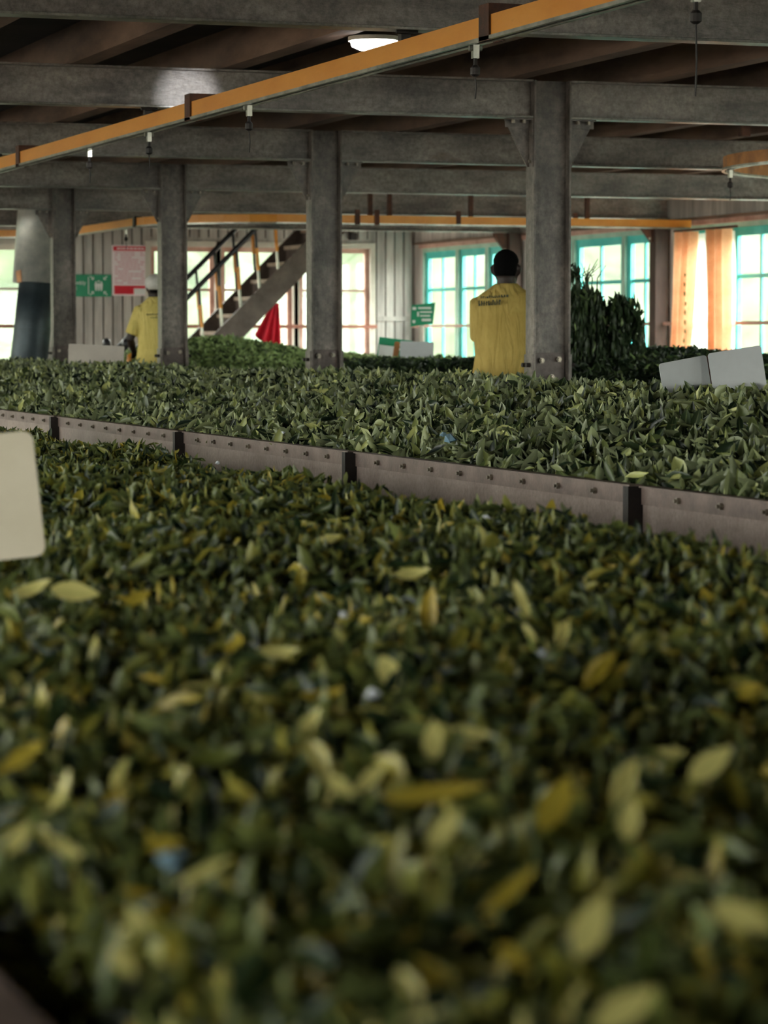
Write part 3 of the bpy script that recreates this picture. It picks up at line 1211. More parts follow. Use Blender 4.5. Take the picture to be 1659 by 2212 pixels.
a = at_y(100, 592, YF - .02)
b_ = at_y(241, 641, YF - .02)
root = empty('assembly_sign', ((a.x + b_.x) / 2, YF - .02, (a.z + b_.z) / 2), 0, 'green assembly point sign on the boarded wall, arrows around figures', 'sign')
W, H = b_.x - a.x, a.z - b_.z
MB().box(-W / 2, W / 2, -.004, .006, -H / 2, H / 2).build('sign_panel', M['sign_green'], root)
text('Assembly\nPoint', .066, (at_y(141, 600, YF).x - root.location.x, -.006, .012), root, M['sign_white'])
ax = W / 2 - .165
m = MB().box(ax - .13 - .004, ax - .13 + .004, -.0065, -.0042, -H * .4, H * .4)
m.build('divider', M['sign_white'], root)
m = MB()
for sx in (-1, 1):
    for sz in (-1, 1):
        cx, cz = ax + sx * .085, sz * .095
        # corner arrows pointing to the centre
        tx, tz = -sx, -sz
        tip = (cx + tx * .022, cz + tz * .022)
        m.prism([tip, (tip[0] + sx * .04, tip[1]), (tip[0] + sx * .014, tip[1] + sz * .014), (tip[0], tip[1] + sz * .04)][::1], 'y', -.0065, -.0042)
        m.prism([(cx + sx * .0, cz + sz * -.008), (cx - sx * .008, cz + sz * .0), (cx + sx * .018, cz + sz * .026), (cx + sx * .026, cz + sz * .018)], 'y', -.0067, -.0043)
m.build('arrows', M['sign_white'], root)
m = MB()
for dx, s in ((-.034, 1), (.034, 1), (0, 1.3)):
    m.prism([(ax + dx + .011 * math.cos(R(q)), .040 * s + .012 * math.sin(R(q))) for q in range(0, 360, 45)], 'y', -.0067, -.0043)
    m.prism([(ax + dx - .018, .026), (ax + dx + .018, .026), (ax + dx + .014, -.02), (ax + dx + .008, -.065), (ax + dx - .008, -.065), (ax + dx - .014, -.02)], 'y', -.0067, -.0043)
m.build('figures', M['sign_white'], root)

a = at_y(241.5, 529, YF - .02)
b_ = at_y(317.5, 639, YF - .02)
root = empty('notice_board', ((a.x + b_.x) / 2, YF - .02, (a.z + b_.z) / 2), 0, 'white notice with red header and footer on the boarded wall', 'sign')
W, H = b_.x - a.x, a.z - b_.z
MB().box(-W / 2, W / 2, -.004, .006, -H / 2, H / 2).build('sign_panel', M['sign_pink'], root)
MB().box(-W * .46, W * .46, -.0062, -.0042, H * .385, H * .475).build('header', M['sign_red'], root)
m = MB()
m.box(-W * .44, W * .46, -.0062, -.0042, -H * .355, -H * .30)
m.box(-W * .44, W * .12, -.0062, -.0042, -H * .47, -H * .3552)
m.build('footer', M['sign_red'], root)
MB().box(W * .12, W * .46, -.0064, -.0042, -H * .47, -H * .365).build('white_label', M['sign_white'], root)
m = MB()
for k in range(14):
    z = H * .35 - k * H * .046
    xx = -W * .42
    while xx < W * .40:
        l = random.uniform(.02, .06)
        if random.random() < .85:
            m.box(xx, min(xx + l, W * .43), -.0062, -.0042, z - .006, z + .004)
        xx += l + .008
m.build('printed_text', M['sign_pinkline'], root)
m = MB()
xx = -W * .36
while xx < W * .34:
    l = random.uniform(.02, .05)
    m.box(xx, xx + l, -.0072, -.0063, H * .415, H * .445)
    xx += l + .008
m.build('header_print', M['sign_pink'], root)

# ------------------------------------------------------------------ staircase
YS0, YS1 = 32.2, 33.15
XS = 8.25
SL = .97
root = empty('staircase', (XS, YS0, 0), 0, 'dark steel staircase with orange banded balusters rising to the right', 'staircase')
ztop = ZD - .01
for yy in (0, YS1 - YS0):
    z_u = lambda X: .20 + SL * X
    xe = (ztop - .2) / SL
    MB().prism([(-.2, 0), (.22, 0), (xe + .35, ztop - .02), (xe + .35, ztop), (xe, ztop), (0, z_u(0)), (-.2, .02)], 'y', yy - .02, yy + .02).build('stringer', M['stair'], root)
nst = 12
for k in range(nst):
    xx = .1 + k * .2165
    zz = .2 + SL * .2165 * k - .02
    t = MB().box(xx - .02, xx + .22, .021, YS1 - YS0 - .021, zz, zz + .03).build('tread', M['stair'], root)
    MB().box(xx - .035, xx - .0205, .021, YS1 - YS0 - .021, zz - .012, zz + .033).build('nosing', M['tread'], t)
    MB().box(xx + .205, xx + .215, .021, YS1 - YS0 - .021, zz + .0302, zz + .205).build('riser', M['stair'], t)
for yy in (0, YS1 - YS0):
    hr = [(x_, yy, .95 + SL * x_) for x_ in (0, .6, 1.2, 1.8)] + [((ztop - .95) / SL - .02, yy, ztop - .02)]
    MB().tube(hr, .030, 10).build('handrail', M['black'], root, smooth=True)
    nw = MB().tube([(-.02, yy, 0), (-.02, yy, 1.06)], .032, 10)
    nw.tube([(-.02, yy, 1.06), (-.02, yy, 1.08), (-.02, yy, 1.12), (-.02, yy, 1.16), (-.02, yy, 1.18)], [.02, .045, .055, .045, .015], 12)
    nw.build('newel_post', M['black'], root, smooth=True)
    for k in range(8):
        xb = .22 + .235 * k
        z0, z1 = .2 + SL * xb, .95 + SL * (xb - .05)
        if z0 > ztop - .05:
            continue
        z1 = min(z1, ztop - .02)
        P0, P3 = Vector((xb, yy, z0)), Vector((xb - .05, yy, z1))
        A = P0.lerp(P3, .30)
        B2 = P0.lerp(P3, .68)
        bm_ = MB().tube([P0, A], .017, 8, 0).tube([A, B2], .022, 8, 1).tube([B2, P3], .017, 8, 2)
        bm_.build('baluster', [M['track'] if yy == 0 else M['dark'], M['orange'], M['black']], root)

# red cloth under the stair
P4 = [at_y(x, y, YS0 + .35) for x, y in ((588, 655), (603, 655), (608, 760), (551, 722))]
m = MB()
nu, nv = 24, 14
vs = []
for j in range(nv):
    t = j / (nv - 1)
    for i in range(nu):
        s = i / (nu - 1)
        left = P4[0].lerp(P4[3], t)
        rgt = P4[1].lerp(P4[2], t)
        p = left.lerp(rgt, s)
        p.z += -(.10 * math.sin(s * PI) * t) * (1 if s > .25 else 0.6)
        p.y += .04 * t * math.sin(s * 6 * PI) + .01
        vs.append(p)
fs = [(j * nu + i, j * nu + i + 1, (j + 1) * nu + i + 1, (j + 1) * nu + i) for j in range(nv - 1) for i in range(nu - 1)]
o = m.add(vs, fs).build('hanging_cloth', M['red_cloth'], smooth=True)
sm = o.modifiers.new('th', 'SOLIDIFY')
sm.thickness = .004
tag(o, 'bright red cloth hanging in folds under the staircase', 'cloth')

# ------------------------------------------------------------------ leaning duct


def duct_pt(xc, y, r=28.0):
    d = ray(xc, y)
    return EYE + d * r


root = empty('ventilation_duct', (duct_pt(60, 780).x, duct_pt(60, 780).y, 0), 0, 'leaning galvanised duct with dark lower section beside the fourth column', 'duct')
o = Vector(root.location)
q0, q1 = duct_pt(86, 440), duct_pt(78, 612)
S = F / 28.0
MB().tube([q0 - o + Vector((.06, 0, .25)), q0 - o, q1 - o], [.21, .215, .235], 28).build('upper_section', M['duct'], root, smooth=True)
q2, q3 = duct_pt(82, 600), duct_pt(63, 775)
dd = (q3 - q2) / (q3 - q2).length
q4 = q3 + dd * (q3.z / -dd.z)
MB().tube([q2 - o, q2.lerp(q3, .6) - o, q3 - o, q4 - o], [.185, .185, .187, .19], 28).build('lower_section', M['duct_dark'], root, smooth=True)
e = q2.lerp(q3, .62) - o
MB().tube([e - dd * .012, e + dd * .012], .192, 28).build('joint_band', M['duct_dark'], root)
e = q1 - o
pp = MB().box(-.035, .035, -.004, .004, -.06, .06).build('orange_sticker', M['orange_old'], root)
pp.location = duct_pt(41, 597, 27.82) - o
pp.rotation_euler = (0, R(-8), R(-60))

# ------------------------------------------------------------------ curtain
root = empty('curtain', (XW - .22, 25.8, 0), 0, 'orange curtains parted over an added white sheer on the window wall', 'curtain')


def curtain_panel(name, f_top, f_bot, z0, z1, m, amp, folds, xo):
    nu, nv = 90, 26
    vs = []
    for j in range(nv):
        t = j / (nv - 1)
        a = f_top[0] + (f_bot[0] - f_top[0]) * t
        b = f_top[1] + (f_bot[1] - f_top[1]) * t
        for i in range(nu):
            s = i / (nu - 1)
            vs.append((xo + amp * math.sin(s * folds * 2 * PI + .6 * math.sin(t * 3)) + amp * .4 * math.sin(s * folds * 5.3 + t), a + (b - a) * s - 25.8 + .01 * math.sin(t * 7 + s * 9), z1 + (z0 - z1) * t))
    fs = [(j * nu + i, j * nu + i + 1, (j + 1) * nu + i + 1, (j + 1) * nu + i) for j in range(nv - 1) for i in range(nu - 1)]
    return MB().add(vs, fs).build(name, m, root, smooth=True, fix=False)


def YW(px):
    return at_x(px, 727, XW - .22).y


cz0, cz1 = .45, CAMZ + 1.055
lp_ = curtain_panel('left_curtain', (YW(1462), YW(1502)), (YW(1455), YW(1480)), cz0, cz1, M['curtain'], .06, 3.3, 0)
curtain_panel('right_curtain', (YW(1528), YW(1574)), (YW(1540), YW(1576)), cz0, cz1, M['curtain'], .06, 3.3, 0)
curtain_panel('added_sheer', (YW(1470), YW(1566)), (YW(1470), YW(1566)), cz0, cz1 - .02, M['sheer'], .014, 12, .10)  # white sheer added to make the gap between the curtains glow
MB().tube([(0, YW(1455) - 25.8, cz1 + .015), (0, YW(1590) - 25.8, cz1 + .015)], .012, 8).build('curtain_rod', M['rust'], root)
m = MB()
for k in range(9):
    z = CAMZ + .62 - k * .095
    y = YW(1487 + random.uniform(-2, 3)) - 25.8
    m.prism([(y + .02 * math.cos(R(q)) * random.uniform(.6, 1.2), z + .028 * math.sin(R(q)) * random.uniform(.5, 1.2)) for q in range(0, 360, 45)], 'x', -.052, -.047)
m.build('green_motif', M['leaf_dark'] if False else mat('motif_green', srgb(90, 120, 60)), lp_)

# ------------------------------------------------------------------ drooping leafy bundle
hc = EYE + ray(1294, 727) * 19.3
rb = random.Random(9)
CU, SU = math.cos(YAW), math.sin(YAW)
PX, YA, PI_, SZ, TI = [], [], [], [], []


def strand(x0, z0, dirx, reach, drop, y0, n_):
    # a shoot that rises a little and then hangs down, with leaves along it
    for k in range(n_):
        t = (k + rb.random()) / n_
        lx = x0 + dirx * reach * (1 - (1 - min(t * 2.2, 1)) ** 2)
        lz = z0 + .05 * math.sin(min(t * 3, 1) * PI) - drop * max(0, t - .18) ** 1.1
        lx += rb.gauss(0, .008)
        ly = y0 + rb.gauss(0, .012)
        PX.append((hc.x + lx * CU + ly * SU, hc.y - lx * SU + ly * CU, lz))
        YA.append(-YAW + rb.gauss(0, .5) + (PI / 2 if dirx < 0 else -PI / 2) * rb.random() * .5)
        PI_.append(-(.5 + 1.1 * min(1, t * 2.5)) + rb.gauss(0, .38))
        SZ.append(rb.uniform(.05, .12) * (1.15 - .4 * t))
        TI.append(min(1, max(0, rb.betavariate(1.3, 2.6))))


for k in range(135):       # left lobe
    a = rb.uniform(-1, 1)
    strand(-.12 + .10 * a, 1.42 - .05 * a * a + rb.uniform(-.07, .05), (1 if a > 0 else -1) * abs(a) ** .5, .09 * rb.random(), rb.uniform(.32, .52), rb.uniform(-.14, .14), 16)
for k in range(70):       # right lobe
    a = rb.uniform(-1, 1)
    strand(.12 + .08 * a, 1.37 - .04 * a * a + rb.uniform(-.06, .05), 1 if rb.random() < .9 else -.2, .12 * rb.random() ** .7, rb.uniform(.22, .46), rb.uniform(-.12, .12), 14)
for k in range(60):        # low heap between the lobes
    strand(rb.uniform(-.1, .2), 1.18 + rb.uniform(-.05, .03), rb.uniform(-1, 1), .08, .22, rb.uniform(-.14, .14), 14)
for k in range(14):        # sprig beside the column
    strand(-.19 + rb.uniform(-.02, .02), 1.60 + rb.uniform(-.05, .05), rb.choice((-1, 1)), .04, .2, rb.uniform(-.05, .05), 7)
PX = np.array(PX)
n = len(PX)
Rm = rot_mats(np.array(YA), np.array(PI_), rng.normal(0, .7, n))
sv, sf, sa = leaf_template(4, .24, .9, .4, .5, 5)
V = (np.einsum('nij,vj->nvi', Rm, sv) * np.array(SZ)[:, None, None] + PX[:, None, :]).reshape(-1, 3)
Fc = (sf[None] + (np.arange(n) * len(sv))[:, None, None]).reshape(-1, 4)
me = bpy.data.meshes.new('leafy_bundle')
me.from_pydata(V.tolist(), [], Fc.tolist())
me.attributes.new('tint', 'FLOAT', 'POINT').data.foreach_set('value', np.repeat(np.array(TI), len(sv)).astype(np.float32))
me.attributes.new('across', 'FLOAT', 'POINT').data.foreach_set('value', np.tile(sa, n).astype(np.float32))
me.materials.append(M['leaf_dark'])
me.polygons.foreach_set('use_smooth', [True] * len(me.polygons))
lb = bpy.data.objects.new('leafy_bundle', me)
link(lb)
tag(lb, 'tall dark drooping bundle of withered leaves right of the nearest column', 'plant')
# a few loose twigs above
m = MB()
for k in range(14):
    a = Vector((hc.x + random.uniform(-.18, -.02), hc.y + random.uniform(-.05, .05), 1.5))
    m.tube([a, a + Vector((random.uniform(-.05, .02), 0, .10)), a + Vector((random.uniform(-.10, .10), 0, random.uniform(.12, .24)))], [.005, .004, .002], 5)
m.build('twigs', M['leaf_dark'], lb)


# ------------------------------------------------------------------ people
def finger(mb, base, d, curl, L, r_, side):
    d = Vector(d).normalized()
    pts = [Vector(base)]
    ax = Vector(side).normalized()
    for k, fr in enumerate((.42, .33, .25)):
        d = (Matrix.Rotation(curl, 3, ax) @ d).normalized()
        pts.append(pts[-1] + d * L * fr)
    mb.tube(pts, [r_, r_ * .95, r_ * .88, r_ * .78], 8, round_ends=True)


def hand(mb, wrist, d, nrm, s=1):
    """d forward along the palm, nrm palm normal (palm side); s = handedness"""
    wrist, d, nrm = Vector(wrist), Vector(d).normalized(), Vector(nrm).normalized()
    sd = d.cross(nrm).normalized() * s
    mb.tube([wrist, wrist + d * .045, wrist + d * .085], [(.028, .018), (.040, .016), (.041, .013)], 12, side=sd, round_ends=True)
    for k, (off, L) in enumerate(((.030, .072), (.010, .080), (-.010, .075), (-.030, .060))):
        finger(mb, wrist + d * .083 + sd * off, d, .38, L, .0088, sd * (1 if d.cross(nrm).dot(sd) < 0 else -1))
    tb = wrist + d * .025 + sd * .032
    mb.tube([tb, tb + sd * .022 + d * .028 + nrm * .010, tb + sd * .026 + d * .058 + nrm * .022], [.013, .011, .009], 8, round_ends=True)


def head(mb, c, h, yawh=0):
    """c: centre of head, h: head height; facing +Y rotated by yawh"""
    rot = Matrix.Rotation(yawh, 3, 'Z')

    def T(x, y, z):
        return Vector(c) + rot @ Vector((x * h, y * h, z * h))
    prof = [(-.50, .14, .13, .13), (-.44, .21, .20, .12), (-.34, .27, .29, .07), (-.20, .31, .36, .02), (-.05, .325, .40, -.01), (.10, .335, .425, -.02),
            (.24, .33, .41, -.03), (.36, .28, .35, -.04), (.44, .20, .25, -.04), (.49, .10, .12, -.04), (.505, .02, .03, -.04)]
    n = 24
    vs, fs = [], []
    for z, rx, ry, cy in prof:
        for j in range(n):
            a = 2 * PI * j / n
            vs.append(T(rx * math.cos(a), cy + ry * math.sin(a), z))
    k = len(prof)
    fs = [(i * n + j, i * n + (j + 1) % n, (i + 1) * n + (j + 1) % n, (i + 1) * n + j) for i in range(k - 1) for j in range(n)]
    fs += [tuple(range(n))[::-1], tuple((k - 1) * n + j for j in range(n))]
    mb.add(vs, fs)
    # nose, brow, lips, chin, ears
    mb.tube([T(0, .36, .05), T(0, .43, -.06), T(0, .47, -.12)], [.025 * h / .23 * .23 * 1.6, .03 * h, .05 * h], 8, round_ends=True)
    mb.tube([T(-.18, .34, .09), T(0, .385, .10), T(.18, .34, .09)], .035 * h, 8, round_ends=True)
    mb.tube([T(-.10, .345, -.26), T(0, .375, -.25), T(.10, .345, -.26)], .028 * h, 8, round_ends=True)
    mb.tube([T(-.09, .335, -.30), T(0, .365, -.31), T(.09, .335, -.30)], .028 * h, 8, round_ends=True)
    for s in (-1, 1):
        mb.tube([T(s * .33, -.01, -.17), T(s * .385, -.03, -.08), T(s * .40, -.05, .03), T(s * .36, -.03, .09)], [(.03 * h, .05 * h), (.03 * h, .09 * h), (.03 * h, .10 * h), (.025 * h, .05 * h)], 10, side=rot @ Vector((1, 0, 0)), round_ends=True)
    return T


def person(loc, rz, height, label, shirt, trouser, cap=False, arm='front', lean=0.0, headyaw=0.0, width=1.0):
    root = empty('person', loc, rz, label, 'person')
    k = height / 1.73
    hh = .225 * k
    zt = height
    zsh = 1.43 * k
    body = MB()
    # legs
    for s in (-1, 1):
        body.tube([(s * .085 * k, 0, .90 * k), (s * .10 * k, 0, .80 * k), (s * .105 * k, .005, .50 * k), (s * .105 * k, -.015, .36 * k), (s * .10 * k, -.01, .10 * k), (s * .10 * k, -.01, .07 * k)],
                  [(.085, .09), (.082, .09), (.055, .06), (.055, .06), (.038, .042), (.04, .045)], 16, side=(1, 0, 0), round_ends=True)
        body.tube([(s * .10 * k, -.05, .045), (s * .11 * k, .06, .04), (s * .12 * k, .16, .03)], [(.04, .04), (.045, .035), (.04, .025)], 12, round_ends=True)
    L = lean
    body.tube([(0, 0, .86 * k), (0, 0, .95 * k), (0 + L * .2, 0, 1.08 * k), (L * .5, .0, 1.25 * k), (L * .8, 0, 1.38 * k), (L, 0, 1.455 * k)],
              [(.15, .11), (.16, .115), (.145, .105), (.17, .12), (.17, .11), (.09, .07)], 24, side=(1, 0, 0), round_ends=True)
    body.tube([(L, .0, 1.40 * k), (L, .005, 1.46 * k), (L, .02, 1.55 * k)], [.066, .058, .060], 14, round_ends=True)
    hc_ = Vector((L, .03, zt - hh * .5 - (.02 if cap else .008)))
    T = head(body, hc_, hh, headyaw)
    sh = MB()
    # shirt torso
    w_ = width
    sh.tube([(0, 0, .78 * k), (0, 0, .86 * k), (0, 0, .97 * k), (L * .2, 0, 1.08 * k), (L * .5, 0, 1.24 * k), (L * .75, 0, 1.385 * k), (L * .95, 0, 1.455 * k), (L, 0, 1.497 * k), (L, .0, 1.52 * k)],
            [(.228 * w_, .150), (.222 * w_, .148), (.200 * w_, .138), (.182 * w_, .13), (.192 * w_, .14), (.192 * w_, .135), (.150 * w_, .105), (.092, .078), (.07, .066)], 32, side=(1, 0, 0))
    for s in (-1, 1):
        S0 = Vector((L * .9 + s * .150 * k * w_, 0, zsh - .045))
        if arm == 'front' or (arm == 'mix' and s > 0):
            E = Vector((L * .6 + s * .160 * k, .12, 1.15 * k))
            Wt = Vector((L * .3 + s * .12, .30, 1.08 * k))
        else:
            E = Vector((s * .235 * k + L * .6, -.01, 1.14 * k))
            Wt = Vector((s * .20 * k, .22, 1.02 * k))
        sh.tube([S0 - Vector((s * .05, 0, -.01)), S0, S0.lerp(E, .35), S0.lerp(E, .85)], [(.07, .07), (.074, .078), (.068, .075), (.066, .073)], 18, side=(1, 0, 0), round_ends=False)
        body.tube([S0, S0.lerp(E, .5), E, E.lerp(Wt, .4), Wt], [.052, .046, .040, .038, .026], 14, round_ends=True)
        hd = (Wt - E).normalized()
        hand(body, Wt, hd, (-s * .6, 0, -.8) if arm != 'x' else (0, 0, -1), s)
    bo = body.build('body', M['skin'], root)
    remesh(bo, .0075, 2)
    so = sh.build('shirt', shirt, root)
    remesh(so, .010, 4)
    tr = MB()
    tr.tube([(0, 0, .99 * k), (0, 0, .92 * k), (0, 0, .84 * k)], [(.165, .12), (.175, .125), (.17, .12)], 24, side=(1, 0, 0))
    for s in (-1, 1):
        tr.tube([(s * .085 * k, 0, .88 * k), (s * .10 * k, 0, .74 * k), (s * .105 * k, .005, .48 * k), (s * .105 * k, -.005, .12 * k), (s * .105 * k, -.005, .07 * k)],
                [(.095, .105), (.092, .10), (.075, .08), (.07, .075), (.072, .078)], 18, side=(1, 0, 0))
    to = tr.build('trousers', trouser, root)
    remesh(to, .011, 3)
    for s in (-1, 1):
        MB().tube([(s * .10 * k, -.07, .05), (s * .105 * k, 0, .055), (s * .115 * k, .10, .045), (s * .12 * k, .19, .03)], [(.042, .045), (.048, .052), (.050, .042), (.042, .028)], 14, side=(1, 0, 0), round_ends=True).build('shoe', M['black'], root, smooth=True)
    # hair
    hm = MB()
    n = 24
    rot = Matrix.Rotation(headyaw, 3, 'Z')
    prof = [(-.20, .28, .30, -.09), (-.05, .325, .36, -.07), (.10, .338, .41, -.045), (.24, .342, .42, -.035), (.36, .298, .375, -.04), (.45, .215, .275, -.04), (.51, .11, .14, -.04), (.527, .02, .03, -.04)]
    vs = []
    for z, rx, ry, cy in prof:
        for j in range(n):
            a = 2 * PI * j / n
            yv = cy + ry * math.sin(a)
            if z < .18:
                yv = min(yv, .04 + .1 * max(z, 0))
            vs.append(hc_ + rot @ Vector((rx * math.cos(a) * hh, yv * hh, z * hh)))
    kk = len(prof)
    fs = [(i * n + j, i * n + (j + 1) % n, (i + 1) * n + (j + 1) % n, (i + 1) * n + j) for i in range(kk - 1) for j in range(n)]
    fs += [tuple(range(n))[::-1], tuple((kk - 1) * n + j for j in range(n))]
    ho = hm.add(vs, fs).build('hair', M['hair'], root, smooth=True)
    if cap:
        cm = MB()
        prof = [(.06, .37, .42, -.05), (.16, .44, .47, -.06), (.32, .47, .50, -.07), (.48, .44, .47, -.06), (.60, .33, .36, -.05), (.68, .18, .2, -.05), (.70, .02, .02, -.05)]
        vs = []
        for z, rx, ry, cy in prof:
            for j in range(n):
                a = 2 * PI * j / n
                vs.append(hc_ + rot @ Vector((rx * math.cos(a) * hh, (cy + ry * math.sin(a)) * hh, (z - .12) * hh)))
        kk = len(prof)
        fs = [(i * n + j, i * n + (j + 1) % n, (i + 1) * n + (j + 1) % n, (i + 1) * n + j) for i in range(kk - 1) for j in range(n)]
        fs += [tuple(range(n))[::-1], tuple((kk - 1) * n + j for j in range(n))]
        cm.add(vs, fs).build('hair_net_cap', M['cap'], root, smooth=True)
    return root, k


# main worker
r1 = 17.1
pm = EYE + ray(1093, 727) * r1
pm.z = 0
man, k1 = person(pm, -R(24), 1.735, 'man in mustard t-shirt seen from behind, beside the nearest column', M['shirt'], M['navy_cloth'], lean=.0, headyaw=-.18, width=1.04)


def shirt_print(root, z, x0, x1, y, hgt, seed, slope=0.0, thick=.5):
    r_ = random.Random(seed)
    m = MB()
    x = x0
    while x < x1:
        w_ = r_.uniform(.007, .014)
        zz = z + slope * (x - x0)
        h_ = hgt * r_.uniform(.6, 1)
        # each glyph: strokes
        m.box(x, x + w_ * .6, y(x) - .002, y(x), zz, zz + h_)
        m.box(x + w_ * .4, x + w_, y(x + w_) - .002, y(x + w_), zz + (0 if r_.random() < .5 else h_ * .6), zz + h_ * (.4 if r_.random() < .5 else 1.0))
        x += w_ + .003
    return m


def back_y(x, w=.2, d=.152):
    return -d * math.sqrt(max(.05, 1 - (x / w) ** 2)) - .004


m = shirt_print(man, 1.43, -.15, .02, lambda x: back_y(x, .22, .142), .018, 1, .05)
m2 = shirt_print(man, 1.385, -.165, -.03, lambda x: back_y(x, .22, .147), .034, 2, .06)
m.v += []
b0 = len(m.v)
m.v += m2.v
m.f += [tuple(i + b0 for i in f) for f in m2.f]
m.mi += m2.mi
m.build('back_print', M['print'], man)

# second worker
r2 = 26.3
p2 = EYE + ray(337, 727) * r2
p2.z = 0
w2, k2 = person(p2, -R(14), 1.79, 'worker in yellow t-shirt and white cap, half hidden by the third column', M['shirt_pale'], M['grey_cloth'], cap=True, arm='side', headyaw=.35, width=.93)
m = shirt_print(w2, 1.40, -.09, .10, lambda x: back_y(x, .19, .146), .015, 3)
m2 = shirt_print(w2, 1.372, -.05, .05, lambda x: back_y(x, .19, .149), .015, 4)
b0 = len(m.v)
m.v += m2.v
m.f += [tuple(i + b0 for i in f) for f in m2.f]
m.mi += m2.mi
m.build('back_print', M['print'], w2)

# ------------------------------------------------------------------ individual leaves on the near heap
SHAPES = [('flat', .42, .25, .15, .2), ('curled', .36, 1.8, .5, .4), ('broad', .44, .5, .3, .1), ('slender', .2, .7, .5, .5), ('folded', .34, .4, 1.3, .3), ('twisted', .3, .9, .4, 1.6), ('arched', .32, 1.3, .2, -.3)]
COLOURS = [('dark green', .12), ('deep green', .28), ('mid green', .42), ('olive green', .56), ('olive', .68), ('mustard', .84), ('pale yellow-green', .98)]
LM = {}


def leaf_mesh(si, ci):
    if (si, ci) in LM:
        return LM[(si, ci)]
    nm, w_, bd, cu, tw = SHAPES[si]
    v, f, a = leaf_template(10, w_, bd, cu, tw, si * 7 + ci)
    me = bpy.data.meshes.new('tea_leaf')
    me.from_pydata(v.tolist(), [], f.tolist())
    me.attributes.new('tint', 'FLOAT', 'POINT').data.foreach_set('value', np.full(len(v), COLOURS[ci][1], np.float32))
    me.attributes.new('across', 'FLOAT', 'POINT').data.foreach_set('value', a.astype(np.float32))
    me.materials.append(M['leaf_near'])
    me.polygons.foreach_set('use_smooth', [True] * len(me.polygons))
    LM[(si, ci)] = me
    return me


used = {}


def put_leaf(loc, size, rot, si, ci, label, group='single leaves on top of the near heap'):
    o = bpy.data.objects.new('tea_leaf', leaf_mesh(si, ci))
    o.location = loc
    o.scale = (size,) * 3
    o.rotation_euler = rot
    link(o)
    used[label] = used.get(label, 0) + 1
    tag(o, label, 'leaf', group)
    return o


def face_rot(angle, tip, px=830):
    """leaf seen face-on-ish: its long axis at image angle (deg, ccw from image right); tip = lean from vertical plane"""
    # leaf local +Y is the long axis, +Z the face; turn face towards the camera, lifted by tip
    base = Matrix((right, up, -fwd)).transposed()      # camera axes as columns
    a = R(angle)
    inpl = Matrix(((math.cos(a - PI / 2), -math.sin(a - PI / 2), 0), (math.sin(a - PI / 2), math.cos(a - PI / 2), 0), (0, 0, 1)))
    lay = Matrix.Rotation(-tip, 3, 'X')
    return (base @ lay @ inpl).to_euler()


